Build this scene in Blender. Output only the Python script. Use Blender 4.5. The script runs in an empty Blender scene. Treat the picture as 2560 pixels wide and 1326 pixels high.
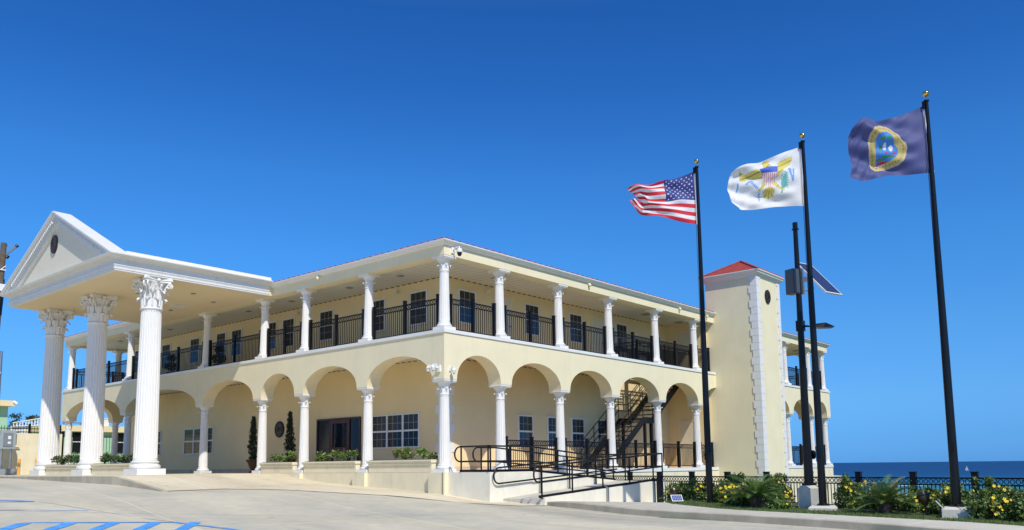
import bpy, bmesh, math, random
from math import sin, cos, pi, radians as R
from mathutils import Vector as V, Matrix
random.seed(7)
S = bpy.context.scene
COL = S.collection
ORG = {}

# ---------------------------------------------------------------- helpers
def tag(o, label=None, cat=None, group=None, kind=None):
    if label: o['label'] = label
    if cat: o['category'] = cat
    if group: o['group'] = group
    if kind: o['kind'] = kind
    return o

def thing(name, loc, label, cat, group=None, rz=0):
    o = bpy.data.objects.new(name, None); COL.objects.link(o)
    o.location = loc; o.rotation_euler = (0, 0, rz); o.empty_display_size = .3
    ORG[o] = V(loc)
    return tag(o, label, cat, group)

class MB:
    def __init__(s): s.v = []; s.f = []; s.mi = []
    def add(s, vs, fs, m=0):
        b = len(s.v); s.v += [tuple(v) for v in vs]; s.f += [tuple(b+i for i in f) for f in fs]; s.mi += [m]*len(fs)
        return s
    def box(s, x0, y0, z0, x1, y1, z1, M=None, m=0):
        c = [(x, y, z) for x in (x0, x1) for y in (y0, y1) for z in (z0, z1)]
        if M: c = [M(*p) for p in c]
        return s.add(c, [(0,1,3,2),(4,6,7,5),(0,4,5,1),(2,3,7,6),(0,2,6,4),(1,5,7,3)], m)
    def obox(s, c, ax, h, m=0):
        c = V(c); P = [c+ax[0]*(i*h[0])+ax[1]*(j*h[1])+ax[2]*(k*h[2]) for i in (-1,1) for j in (-1,1) for k in (-1,1)]
        return s.add(P, [(0,1,3,2),(4,6,7,5),(0,4,5,1),(2,3,7,6),(0,2,6,4),(1,5,7,3)], m)
    def bar(s, a, b, w, h, m=0):
        a = V(a); b = V(b); d = (b-a); L = d.length; d.normalize()
        up = V((0,0,1)) if abs(d.z) < .99 else V((0,1,0))
        x = d.cross(up).normalized(); y = x.cross(d)
        return s.obox((a+b)/2, (d, x, y), (L/2, w/2, h/2), m)
    def tube(s, P, r, n=8, cap=True, m=0):
        P = [V(p) for p in P]; rr = r if isinstance(r, (list, tuple)) else [r]*len(P)
        rings = []; prev = None
        for i, p in enumerate(P):
            d = (P[min(i+1, len(P)-1)]-P[max(i-1, 0)]).normalized()
            if prev is None:
                u = V((0,0,1)) if abs(d.z) < .9 else V((1,0,0))
                x = d.cross(u).normalized()
            else: x = (prev-d*prev.dot(d)).normalized()
            prev = x; y = d.cross(x)
            rings.append([p+(x*cos(2*pi*k/n)+y*sin(2*pi*k/n))*rr[i] for k in range(n)])
        vs = [q for r_ in rings for q in r_]; fs = []
        for i in range(len(P)-1):
            for k in range(n): fs.append((i*n+k, i*n+(k+1)%n, (i+1)*n+(k+1)%n, (i+1)*n+k))
        if cap: fs += [tuple(range(n))[::-1], tuple(range((len(P)-1)*n, len(P)*n))]
        return s.add(vs, fs, m)
    def lathe(s, prof, c=(0,0,0), n=24, m=0, fn=None, cap=True):
        vs = []; fs = []
        for (r, z) in prof:
            for k in range(n):
                a = 2*pi*k/n; q = fn(a, r, z) if fn else r
                vs.append((c[0]+q*cos(a), c[1]+q*sin(a), c[2]+z))
        for i in range(len(prof)-1):
            for k in range(n): fs.append((i*n+k, i*n+(k+1)%n, (i+1)*n+(k+1)%n, (i+1)*n+k))
        if cap: fs += [tuple(range(n))[::-1], tuple(range((len(prof)-1)*n, len(prof)*n))]
        return s.add(vs, fs, m)
    def prism(s, poly, d, m=0):
        n = len(poly); d = V(d); a = [V(p) for p in poly]
        return s.add(a+[p+d for p in a], [tuple(range(n)), tuple(range(n, 2*n))[::-1]]+[(i, (i+1)%n, n+(i+1)%n, n+i) for i in range(n)], m)
    def sweep(s, prof, path, closed=False, m=0):
        """prof: (out, z) list; path: xy corner points (mitred) with outward normals on the right-hand side"""
        n = len(path); rings = []
        for i in range(n):
            p = V(path[i]).to_2d()
            a = (p-V(path[i-1]).to_2d()).normalized() if (i > 0 or closed) else None
            b = (V(path[(i+1)%n]).to_2d()-p).normalized() if (i < n-1 or closed) else None
            na = V((a.y, -a.x)) if a else None; nb = V((b.y, -b.x)) if b else None
            if na and nb: k = (na+nb); k = k/(k.dot(na))
            else: k = na or nb
            rings.append([(p.x+k.x*o, p.y+k.y*o, z) for o, z in prof])
        np_ = len(prof); vs = [q for r_ in rings for q in r_]; fs = []
        for i in range(n if closed else n-1):
            j = (i+1) % n
            for k in range(np_): fs.append((i*np_+k, i*np_+(k+1)%np_, j*np_+(k+1)%np_, j*np_+k))
        if not closed: fs += [tuple(range(np_)), tuple(range((n-1)*np_, n*np_))[::-1]]
        return s.add(vs, fs, m)
    def build(s, name, mat, parent=None, smooth=0, recalc=True):
        me = bpy.data.meshes.new(name)
        o0 = ORG.get(parent, V((0,0,0)))
        me.from_pydata([(x-o0.x, y-o0.y, z-o0.z) for x, y, z in s.v], [], s.f)
        for mt in (mat if isinstance(mat, (list, tuple)) else [mat]): me.materials.append(mt)
        if len(me.materials) > 1: me.polygons.foreach_set('material_index', s.mi)
        if recalc:
            bm = bmesh.new(); bm.from_mesh(me); bmesh.ops.recalc_face_normals(bm, faces=bm.faces); bm.to_mesh(me); bm.free()
        if smooth:
            me.polygons.foreach_set('use_smooth', [True]*len(me.polygons)); me.set_sharp_from_angle(angle=R(smooth))
        me.update()
        o = bpy.data.objects.new(name, me); COL.objects.link(o)
        if parent: o.parent = parent
        ORG[o] = o0
        return o

def copy_tree(o, loc, label=None, rz=None, parent=None, scale=None):
    c = o.copy(); COL.objects.link(c)
    if parent: c.parent = parent
    if loc is not None: c.location = loc
    if rz is not None: c.rotation_euler = (0, 0, rz)
    if scale: c.scale = scale
    if label: c['label'] = label
    for ch in list(o.children):
        copy_tree(ch, None, parent=c)
    return c

# ---------------------------------------------------------------- materials
def mat(name, col, rough=.6, metal=0, var=0, scale=6, bump=0, bscale=60, spec=.5, coat=0):
    m = bpy.data.materials.new(name); m.use_nodes = True; nt = m.node_tree; b = nt.nodes['Principled BSDF']
    b.inputs['Base Color'].default_value = (*col, 1); b.inputs['Roughness'].default_value = rough
    b.inputs['Metallic'].default_value = metal; b.inputs['Specular IOR Level'].default_value = spec
    b.inputs['Coat Weight'].default_value = coat
    tc = nt.nodes.new('ShaderNodeTexCoord')
    if var:
        n = nt.nodes.new('ShaderNodeTexNoise'); n.inputs['Scale'].default_value = scale; n.inputs['Detail'].default_value = 6
        r = nt.nodes.new('ShaderNodeMapRange'); r.inputs[3].default_value = 1-var; r.inputs[4].default_value = 1+var
        r.inputs[1].default_value = .3; r.inputs[2].default_value = .7
        x = nt.nodes.new('ShaderNodeMix'); x.data_type = 'RGBA'; x.blend_type = 'MULTIPLY'; x.inputs[0].default_value = 1
        x.inputs[6].default_value = (*col, 1)
        nt.links.new(tc.outputs['Object'], n.inputs['Vector']); nt.links.new(n.outputs[0], r.inputs[0])
        nt.links.new(r.outputs[0], x.inputs[7]); nt.links.new(x.outputs[2], b.inputs['Base Color'])
    if bump:
        n2 = nt.nodes.new('ShaderNodeTexNoise'); n2.inputs['Scale'].default_value = bscale; n2.inputs['Detail'].default_value = 4
        bp = nt.nodes.new('ShaderNodeBump'); bp.inputs['Strength'].default_value = bump; bp.inputs['Distance'].default_value = .01
        nt.links.new(tc.outputs['Object'], n2.inputs['Vector']); nt.links.new(n2.outputs[0], bp.inputs['Height']); nt.links.new(bp.outputs[0], b.inputs['Normal'])
    return m

CREAM = mat('cream_stucco', (.82,.73,.485), .85, var=.035, scale=1.3, bump=.25, bscale=45)
CREAM2 = mat('cream_stucco_base', (.81,.725,.50), .85, var=.06, scale=2.2, bump=.3, bscale=40)
WHITE = mat('white_paint', (.81,.79,.74), .45, var=.02, scale=3, bump=.05)
TRIM = mat('white_trim', (.79,.78,.73), .4, var=.03, scale=2)
PORT = mat('portico_white', (.76,.75,.70), .5, var=.03, scale=2.5)
SOFF = mat('portico_soffit', (.78,.65,.42), .8, var=.02, scale=1)  # deeper than the stucco: warm bounce light painted into the base colour
BLACK = mat('black_paint', (.006,.006,.008), .4, var=.1, spec=.25)
POLEM = mat('black_pole_paint', (.007,.007,.008), .3, var=.15, scale=4, spec=.3)
STEEL = mat('stair_steel_paint', (.010,.011,.014), .45, spec=.3)
RED = mat('red_metal_roof', (.36,.055,.04), .45, var=.12, scale=3)
GOLD = mat('gold_ball', (.80,.50,.12), .12, metal=1)
SILV = mat('galvanised_steel', (.45,.46,.47), .35, metal=.9, var=.08)
GREY = mat('grey_enamel', (.33,.38,.40), .45, var=.05)
ORANGE = mat('orange_post', (.85,.42,.10), .5, var=.1)
BROWN = mat('brown_door_frame', (.045,.018,.018), .35)
DARK = mat('dark_interior', (.012,.012,.014), .6, spec=.1)
TERRA = mat('dark_urn', (.07,.035,.025), .7, var=.2)
LEAF = mat('leaf', (.075,.135,.028), .5, var=.35, scale=9)
LEAF2 = mat('leaf_light', (.17,.23,.045), .5, var=.3, scale=9)
LEAFD = mat('leaf_dark', (.015,.032,.012), .6, var=.35, scale=9)
PALM = mat('palm_leaf', (.11,.20,.045), .4, var=.3, scale=7)
PALMY = mat('palm_leaf_yellow', (.26,.27,.06), .45, var=.3, scale=7)
BARK = mat('bark', (.09,.06,.04), .9, var=.4, scale=20, bump=.8, bscale=30)
YEL = mat('yellow_petal', (.85,.64,.02), .5, var=.1)
GRASSM = mat('grass_blade', (.09,.15,.03), .7, var=.3)
SOIL = mat('soil', (.07,.05,.03), .9, var=.3, bump=.5)
CONC = mat('pole_footing', (.60,.57,.48), .85, var=.08, scale=6, bump=.3)
WOOD = mat('weathered_wood', (.12,.095,.06), .9, var=.25, scale=12, bump=.5)
GREEN = mat('green_paint', (.36,.58,.38), .8, var=.04)
CREAMB = mat('cream_parapet', (.80,.66,.36), .8, var=.04)
CAMW = mat('camera_white', (.8,.8,.8), .3)
BOXM = mat('control_box_metal', (.075,.085,.10), .45, metal=.2, var=.06)
BRONZE = mat('bronze', (.10,.075,.045), .35, metal=.8)
MEDAL = mat('medallion_black', (.012,.011,.012), .35)
MEDG = mat('medallion_relief', (.16,.09,.05), .4, metal=.5)

def weather(m, amt=.07, sc=(7,7,.35)):
    nt = m.node_tree; b = nt.nodes['Principled BSDF']; L = nt.links; src = b.inputs['Base Color'].links[0].from_socket
    tc = nt.nodes.new('ShaderNodeTexCoord'); mp = nt.nodes.new('ShaderNodeMapping'); mp.inputs['Scale'].default_value = sc
    n = nt.nodes.new('ShaderNodeTexNoise'); n.inputs['Scale'].default_value = 1; n.inputs['Detail'].default_value = 7; n.inputs['Roughness'].default_value = .65
    r = nt.nodes.new('ShaderNodeMapRange'); r.inputs[1].default_value = .52; r.inputs[2].default_value = .75; r.inputs[3].default_value = 1; r.inputs[4].default_value = 1-amt
    x = nt.nodes.new('ShaderNodeMix'); x.data_type = 'RGBA'; x.blend_type = 'MULTIPLY'; x.inputs[0].default_value = 1
    L.new(tc.outputs['Object'], mp.inputs[0]); L.new(mp.outputs[0], n.inputs['Vector']); L.new(n.outputs[0], r.inputs[0]); L.new(src, x.inputs[6]); L.new(r.outputs[0], x.inputs[7]); L.new(x.outputs[2], b.inputs['Base Color'])
weather(CREAM, .06); weather(CREAM2, .14, (4,4,1)); weather(PORT, .10, (9,9,.5)); weather(TRIM, .08, (6,6,.8)); weather(WHITE, .05, (9,9,.4))

def glass(name, col, blinds=False, blue=0):
    m = mat(name, col, .08, spec=.75 if blue else .3); nt = m.node_tree; b = nt.nodes['Principled BSDF']
    if blinds:
        tc = nt.nodes.new('ShaderNodeTexCoord'); sx = nt.nodes.new('ShaderNodeSeparateXYZ')
        mu = nt.nodes.new('ShaderNodeMath'); mu.operation = 'MULTIPLY'; mu.inputs[1].default_value = 28
        fr = nt.nodes.new('ShaderNodeMath'); fr.operation = 'FRACT'
        cr = nt.nodes.new('ShaderNodeValToRGB'); cr.color_ramp.elements[0].position = .25; cr.color_ramp.elements[1].position = .6
        cr.color_ramp.elements[0].color = (*[c*.35 for c in col], 1); cr.color_ramp.elements[1].color = (*col, 1)
        nt.links.new(tc.outputs['Object'], sx.inputs[0]); nt.links.new(sx.outputs[2], mu.inputs[0]); nt.links.new(mu.outputs[0], fr.inputs[0])
        nt.links.new(fr.outputs[0], cr.inputs[0]); nt.links.new(cr.outputs[0], b.inputs['Base Color'])
    return m
GL = glass('dark_glass', (.012,.016,.022)); GLB = glass('glass_over_blinds', (.06,.06,.05), True)
GLBL = glass('blue_tinted_glass', (.02,.045,.075), blue=1)

def ribbed(name, col, axis, per=.3):
    """painted metal panels with a narrow groove every `per` metres"""
    m = mat(name, col, .55); nt = m.node_tree; b = nt.nodes['Principled BSDF']
    tc = nt.nodes.new('ShaderNodeTexCoord'); sx = nt.nodes.new('ShaderNodeSeparateXYZ')
    mu = nt.nodes.new('ShaderNodeMath'); mu.operation = 'MULTIPLY'; mu.inputs[1].default_value = 1/per
    fr = nt.nodes.new('ShaderNodeMath'); fr.operation = 'FRACT'
    cr = nt.nodes.new('ShaderNodeValToRGB'); e = cr.color_ramp.elements; e[0].position = 0; e[0].color = (0,0,0,1); e[1].position = .14; e[1].color = (1,1,1,1)
    bp = nt.nodes.new('ShaderNodeBump'); bp.inputs['Strength'].default_value = 1; bp.inputs['Distance'].default_value = .03
    nt.links.new(tc.outputs['Object'], sx.inputs[0]); nt.links.new(sx.outputs[axis], mu.inputs[0]); nt.links.new(mu.outputs[0], fr.inputs[0])
    nt.links.new(fr.outputs[0], cr.inputs[0]); nt.links.new(cr.outputs[0], bp.inputs['Height']); nt.links.new(bp.outputs[0], b.inputs['Normal'])
    mx = nt.nodes.new('ShaderNodeMix'); mx.data_type = 'RGBA'; mx.inputs[6].default_value = (*[c*.55 for c in col], 1); mx.inputs[7].default_value = (*col, 1)
    nt.links.new(cr.outputs[0], mx.inputs[0]); nt.links.new(mx.outputs[2], b.inputs['Base Color'])
    return m
CEILX = ribbed('white_soffit_panels_x', (.80,.77,.66), 0); CEILY = ribbed('white_soffit_panels_y', (.80,.77,.66), 1)

def concrete(name, c0, c1, rough=.9, joints=True, js=(4.5,4.5), ang=.3, stretch=(.9,.12)):
    m = mat(name, c0, rough, bump=.35, bscale=25); nt = m.node_tree; b = nt.nodes['Principled BSDF']; L = nt.links
    tc = nt.nodes.new('ShaderNodeTexCoord')
    def noise(sc, det, scl=(1,1,1), rot=0):
        mp = nt.nodes.new('ShaderNodeMapping'); mp.inputs['Scale'].default_value = scl; mp.inputs['Rotation'].default_value = (0,0,rot)
        n = nt.nodes.new('ShaderNodeTexNoise'); n.inputs['Scale'].default_value = sc; n.inputs['Detail'].default_value = det
        L.new(tc.outputs['Object'], mp.inputs[0]); L.new(mp.outputs[0], n.inputs['Vector']); return n.outputs[0]
    n1 = noise(.5, 5, (stretch[0], stretch[1], 1), ang); n2 = noise(3.5, 8); n3 = noise(.35, 3)
    cr = nt.nodes.new('ShaderNodeValToRGB'); cr.color_ramp.elements[0].position = .34; cr.color_ramp.elements[1].position = .66
    cr.color_ramp.elements[0].color = (*c0, 1); cr.color_ramp.elements[1].color = (*c1, 1)
    ad = nt.nodes.new('ShaderNodeMath'); ad.operation = 'ADD'; ml = nt.nodes.new('ShaderNodeMath'); ml.operation = 'MULTIPLY'; ml.inputs[1].default_value = .45
    ml2 = nt.nodes.new('ShaderNodeMath'); ml2.operation = 'MULTIPLY'; ml2.inputs[1].default_value = .6
    L.new(n1, ml2.inputs[0]); L.new(n2, ml.inputs[0]); L.new(ml.outputs[0], ad.inputs[0]); L.new(ml2.outputs[0], ad.inputs[1]); L.new(ad.outputs[0], cr.inputs[0])
    out = cr.outputs[0]
    mr = nt.nodes.new('ShaderNodeMapRange'); mr.inputs[1].default_value = .3; mr.inputs[2].default_value = .7; mr.inputs[3].default_value = .86; mr.inputs[4].default_value = 1.09
    mx = nt.nodes.new('ShaderNodeMix'); mx.data_type = 'RGBA'; mx.blend_type = 'MULTIPLY'; mx.inputs[0].default_value = 1
    L.new(n3, mr.inputs[0]); L.new(out, mx.inputs[6]); L.new(mr.outputs[0], mx.inputs[7]); out = mx.outputs[2]
    vo = nt.nodes.new('ShaderNodeTexVoronoi'); vo.inputs['Scale'].default_value = 1.1; vo.inputs['Randomness'].default_value = 1; L.new(tc.outputs['Object'], vo.inputs['Vector'])
    vr = nt.nodes.new('ShaderNodeMapRange'); vr.inputs[1].default_value = .035; vr.inputs[2].default_value = .075; vr.inputs[3].default_value = .55; vr.inputs[4].default_value = 1
    mv = nt.nodes.new('ShaderNodeMix'); mv.data_type = 'RGBA'; mv.blend_type = 'MULTIPLY'; mv.inputs[0].default_value = 1
    L.new(vo.outputs['Distance'], vr.inputs[0]); L.new(out, mv.inputs[6]); L.new(vr.outputs[0], mv.inputs[7]); out = mv.outputs[2]
    n4 = noise(.8, 4, (1,.05,1), -.55); m4 = nt.nodes.new('ShaderNodeMapRange'); m4.inputs[1].default_value = .58; m4.inputs[2].default_value = .66; m4.inputs[3].default_value = 1; m4.inputs[4].default_value = .86
    mw = nt.nodes.new('ShaderNodeMix'); mw.data_type = 'RGBA'; mw.blend_type = 'MULTIPLY'; mw.inputs[0].default_value = 1
    L.new(n4, m4.inputs[0]); L.new(out, mw.inputs[6]); L.new(m4.outputs[0], mw.inputs[7]); out = mw.outputs[2]
    if joints:
        mp = nt.nodes.new('ShaderNodeMapping'); mp.inputs['Rotation'].default_value = (0,0,.12)
        br = nt.nodes.new('ShaderNodeTexBrick'); br.offset = 0; br.inputs['Scale'].default_value = 1
        br.inputs['Brick Width'].default_value = js[0]; br.inputs['Row Height'].default_value = js[1]; br.inputs['Mortar Size'].default_value = .012
        br.inputs['Mortar Smooth'].default_value = .3; br.inputs['Color1'].default_value = br.inputs['Color2'].default_value = (0,0,0,1); br.inputs['Mortar'].default_value = (1,1,1,1)
        L.new(tc.outputs['Object'], mp.inputs[0]); L.new(mp.outputs[0], br.inputs['Vector'])
        m2 = nt.nodes.new('ShaderNodeMix'); m2.data_type = 'RGBA'; m2.inputs[7].default_value = (*[min(1, c*1.25) for c in c1], 1)
        L.new(br.outputs['Color'], m2.inputs[0]); L.new(out, m2.inputs[6]); out = m2.outputs[2]
    L.new(out, b.inputs['Base Color'])
    return m
LOT = concrete('parking_lot_concrete', (.45,.435,.37), (.62,.555,.41), stretch=(1,.4))
DRIVE = concrete('driveway_concrete', (.62,.53,.37), (.74,.65,.47), js=(3,3))
WALK = concrete('sidewalk_concrete', (.50,.47,.40), (.62,.58,.49), js=(9,1.8), stretch=(.5,.5))
CURBM = concrete('curb_concrete', (.36,.32,.23), (.55,.49,.37), joints=False, stretch=(1,3))
BLUE = mat('blue_road_paint', (.08,.33,.78), .7, var=.25, scale=5)
WPAINT = mat('worn_white_paint', (.62,.61,.57), .8, var=.1, scale=6)

# ---------------------------------------------------------------- site heights
PYT = [(-400,-6),(-60,-2.2),(-20,-1.35),(-11.4,-1.12),(-6.4,-1.06),(-1.7,-.82),(0,-.64),(2.5,-.5),(5,-.36),(12,-.2),(30,-.1),(400,.5)]
def prof(y):
    if y <= PYT[0][0]: return PYT[0][1]
    for (a, b), (c, d) in zip(PYT, PYT[1:]):
        if y <= c: return b+(d-b)*(y-a)/(c-a)
    return PYT[-1][1]
def lot(x, y):
    k = -.02*min(1, max(0, (y+6)/8)); return prof(y)+k*max(-12, min(x, 0))
def sm(a, b, x):
    t = min(1, max(0, (x-a)/(b-a))); return t*t*(3-2*t)
def site(x, y):
    z = lot(x, y)
    d = x-(6.9+.3*(y+2)) if y < .3 else x-33
    d = max(0, d)
    if y < -1.8 and x > 1.2: z -= .35*sm(1.2, 4.5, x)
    if d > 0:
        z += -3.2*sm(0, 3.5, d)-8*sm(4, 100, d)-13*sm(60, 330, d)-3.8*sm(250, 760, d)-9*sm(745, 900, d)
    return z

# ---------------------------------------------------------------- ground sheet
xs = [-400,-200,-100,-60,-40,-30,-24,-20,-16]+[-14+i for i in range(0,60)]+[50,60,75,95,120,160,220,300,380,470,560,650,720,745,760,780,800,820,840,870,900,1000]
ys = [-700,-500,-350,-250,-180,-120,-90,-60,-45,-35,-28,-24]+[-22+i for i in range(0,22)]+[.29,.31,1,2,3,4,5,6,7,8,10,12,15,20,25,30,38,50,70,100,140,200,280,400,550,750,1000]
g = MB(); vs = [(x, y, site(x, y)-.004) for y in ys for x in xs]; nx = len(xs)
fs = []; mi = []
g.v = vs
for j in range(len(ys)-1):
    for i in range(nx-1):
        cx = (xs[i]+xs[i+1])/2; cy = (ys[j]+ys[j+1])/2
        g.f.append((j*nx+i, j*nx+i+1, (j+1)*nx+i+1, (j+1)*nx+i))
        paved = cx < 1.2+.2*(cy+4) if cy < .3 else cx < 33
        g.mi.append(0 if (paved and cx < 34) else (2 if cx > 742 else 1))
HILL = mat('hillside_scrub', (.09,.13,.05), .95, var=.5, scale=.05, bump=1, bscale=.4)
SAND = mat('beach_sand', (.55,.46,.32), .95, var=.15, scale=.05)
go = g.build('ground', [LOT, HILL, SAND], recalc=False, smooth=20); tag(go, kind='structure')

def sheet(name, poly, h, m, off=0.004, sub=1, kind='structure', hf=None):
    """thin flat sheet following the lot surface (poly = xy list, fan-triangulated after subdivision)"""
    bm = bmesh.new(); vv = [bm.verts.new((x, y, 0)) for x, y in poly]; bm.faces.new(vv)
    bmesh.ops.triangulate(bm, faces=bm.faces)
    for _ in range(sub): 
        bmesh.ops.subdivide_edges(bm, edges=[e for e in bm.edges if e.calc_length() > .8], cuts=1)
        bmesh.ops.triangulate(bm, faces=[f for f in bm.faces if len(f.verts) > 3])
    for v in bm.verts: v.co.z = (hf or lot)(v.co.x, v.co.y)+h
    bmesh.ops.recalc_face_normals(bm, faces=bm.faces)
    for f in bm.faces:
        if f.normal.z < 0: f.normal_flip()
    me = bpy.data.meshes.new(name); bm.to_mesh(me); bm.free(); me.materials.append(m)
    o = bpy.data.objects.new(name, me); COL.objects.link(o); tag(o, kind=kind); return o

# ---- driveway island under the portico
isl = [(-7,5.1),(-7,12.2),(-6.2,24),(-2,24),(0.6,24),(0.6,8.5),(-.0,8.5)]
b = MB(); b.prism([(x, y, -.6) for x, y in isl], (0,0,.6)); io = b.build('driveway', DRIVE); tag(io, kind='structure')
# sloping apron
ap = MB()
A_ = [(-7,5.1,.0),(0.3,8.5,.0)]; B_ = [(-7,2.5,lot(-7,2.5)+.012),(.3,5.6,-.37)]
nseg = 8; va = []
for i in range(nseg+1):
    t = i/nseg
    for j in range(5):
        w = j/4
        p = V(A_[0]).lerp(V(A_[1]), t); q = V(B_[0]).lerp(V(B_[1]), t); r = p.lerp(q, w)
        va.append((r.x, r.y, max(r.z, lot(r.x, r.y)+.01)))
ap.add(va, [(i*5+j, i*5+j+1, (i+1)*5+j+1, (i+1)*5+j) for i in range(nseg) for j in range(4)])
tag(ap.build('driveway_apron', DRIVE, recalc=False, smooth=40), kind='structure')
cb = MB()
cb.prism([(-7.06,24,.004),(-7.06,2.45,lot(-7,2.5)+.016),(-7.06,2.45,-.9),(-7.06,24,-.9)] if 0 else [(-7.0,12.2,.006),(-7.0,5.1,.006),(-7.0,2.5,lot(-7,2.5)+.02),(-7.0,2.5,-.7),(-7.0,12.2,-.7)], (-.14,0,0))
cb.prism([(-7.0,12.2,.006),(-6.2,24,.006),(-6.2,24,-.7),(-7.0,12.2,-.7)], (-.14,0,0))
tag(cb.build('driveway_curb', CURBM), kind='structure')
# light strip along the building foot
strip = [(-7,2.5),(-5.1,3.1),(-3.7,2.6),(-2.4,.8),(-1.5,-.6),(-.95,-1.6),(-.2,-3.0),(.7,-3.3),(.9,-2.6),(1.5,-1.0),(.3,-.2),(.3,5.6)]
sheet('foot_path', strip, .008, DRIVE, sub=3)

# painted marks
def mark(name, pts, m, w=.1, h=.004):
    for i in range(len(pts)-1):
        pass
    b = MB()
    for (x0, y0), (x1, y1), ww in pts:
        a = V((x0, y0)); c = V((x1, y1)); d = (c-a).normalized(); n = V((-d.y, d.x))*ww/2; L = (c-a).length; k = max(1, int(L/.8))
        for i in range(k):
            p = a.lerp(c, i/k); q = a.lerp(c, (i+1)/k)
            Q = [p+n, q+n, q-n, p-n]; b.add([(t.x, t.y, lot(t.x, t.y)+h) for t in Q], [(0,1,2,3)])
    return tag(b.build(name, m), kind='structure')
bl = [((-13.2,-1.15),(-9.42,-2.60),.10),((-9.46,-2.58),(-8.2,-6.6),.09)]
for i in range(-1, 6):
    t = i*.63; x = -9.75-t; y = -2.52+t*.385
    bl.append(((x, y), (x-.80*1.3, y-.86*1.3-.1), .2))
bl += [((-12.2,.75),(-10.65,.63),.07),((-12.5,1.8),(-10.68,.68),.08),((-12.3,-.15),(-10.2,-.78),.035)]
mark('bay_markings', bl, BLUE)
mark('lane_line', [((-10.6,.6),(-9.4,-2.5),.03),((-13,.2),(-2.1,-4.42),.025)], WPAINT, h=.006)

# ---- sidewalk with curb, right side
cx = [(1.05,-1.75),(.62,-3.4),(.27,-6.4),(-.02,-9),(-.44,-11.4),(-.95,-14.5),(-1.6,-19)]
bx = [(6.9,-3.25),(4.2,-4.8),(2.0,-6.07),(1.62,-6.5),(1.37,-8.0),(.9,-10.9),(.47,-13.3),(-.4,-19)]
def curbh(y): return .15*sm(-1.9, -4.2, y) if y > -4.2 else .15
def zc(x, y): return lot(x, y)+(.15*(1-sm(-4.2,-1.9,y)))
w = MB(); top = []
def interp(L, n=24):
    P = [V(p) for p in L]; d = [0]
    for a, c in zip(P, P[1:]): d.append(d[-1]+(c-a).length)
    out = []
    for i in range(n+1):
        s_ = d[-1]*i/n
        for k in range(len(P)-1):
            if s_ <= d[k+1]+1e-6: out.append(P[k].lerp(P[k+1], (s_-d[k])/(d[k+1]-d[k]))); break
    return out
C1 = interp(cx, 40); C2 = interp(bx, 40)
EZ = [(-3.25,-1.09),(-4.8,-.95),(-6.07,-.83),(-6.5,-.85),(-8.0,-.93),(-10.9,-.965),(-13.3,-.99),(-19,-1.16)]
def ez(y):
    for (a, b), (c, d) in zip(EZ, EZ[1:]):
        if y >= c: return b+(d-b)*(y-a)/(c-a)
    return EZ[-1][1]
n = len(C1); vs = []
for a, c in zip(C1, C2):
    a2 = a.lerp(c, .07)
    vs += [(a2.x, a2.y, zc(a.x, a.y)+.004), (c.x, c.y, ez(c.y)+.02)]
w.add(vs, [(2*i, 2*i+1, 2*i+3, 2*i+2) for i in range(n-1)]); tag(w.build('sidewalk', WALK, recalc=False), kind='structure')
cbb = MB(); vs = []
for a, c in zip(C1, C2):
    a2 = a.lerp(c, .075); z = zc(a.x, a.y)
    vs += [(a.x, a.y, lot(a.x, a.y)-.3), (a.x+.005, a.y, z-.015), (a.x+.02, a.y, z+.002), (a2.x, a2.y, z+.004), (a2.x, a2.y, lot(a.x, a.y)-.3)]
cbb.add(vs, [(5*i+k, 5*i+k+1, 5*i+6+k, 5*i+5+k) for i in range(n-1) for k in range(4)]+[(0,1,2,3,4)])
tag(cbb.build('kerb', CURBM, smooth=30), kind='structure')
# planting bed
FX = lambda y: 6.5+.3*(y+2)
def zb(x, y): return lot(x, y)+.20
bed = MB(); vs = []; Ys = [-3.7-.5*i for i in range(32)]
def xb(y):
    for (x0,y0),(x1,y1) in zip(bx, bx[1:]):
        if y >= y1: return x0+(x1-x0)*(y-y0)/(y1-y0)
    return bx[-1][0]
for y in Ys:
    x0 = xb(y)
    for k in range(5):
        t = k/4; x = x0+max(.05, FX(y)+.3-x0)*t; vs.append((x, y, ez(y)+.012+.04*t))
bed.add(vs, [(i*5+k, i*5+k+1, i*5+6+k, i*5+5+k) for i in range(len(Ys)-1) for k in range(4)])
BEDM = mat('bed_turf', (.07,.09,.025), .9, var=.4, scale=5, bump=1, bscale=60)
tag(bed.build('garden_bed', BEDM, recalc=False), kind='structure')
gr = MB()
for i in range(9000):
    y = random.uniform(-19,-3.3); x0 = xb(y); x = x0+random.random()**2*1.6-.02
    if x > FX(y): continue
    z = ez(y)+.015; a = random.uniform(0, 6.28); h = random.uniform(.025,.07); dx = cos(a)*.008; dy = sin(a)*.008; lx = random.uniform(-.02,.02); ly = random.uniform(-.02,.02)
    gr.add([(x-dx, y-dy, z), (x+dx, y+dy, z), (x+lx, y+ly, z+h)], [(0,1,2)])
tag(gr.build('grass', GRASSM, recalc=False), 'short green grass edging the flower bed beside the sidewalk', 'grass', kind='stuff')

# ================================================================ BUILDING
BLD = thing('building', (0,0,0), 'two storey cream building with white columned galleries, arcades and a red roof', 'building')
XR = 30.85; YL = 27.5; HW = .26
RX = [.27,2.76,5.87,8.98,12.34,15.57,18.7,22.0,25.3,28.5,30.58]
LY = [.27,3.77,7.21,9.81,13.97,20.7,27.23]
ML = lambda s_, d, z: (d, s_, z)       # left face: runs along +Y, outward is -X
MR = lambda s_, d, z: (s_, d, z)       # right face: runs along +X, outward is -Y

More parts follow.
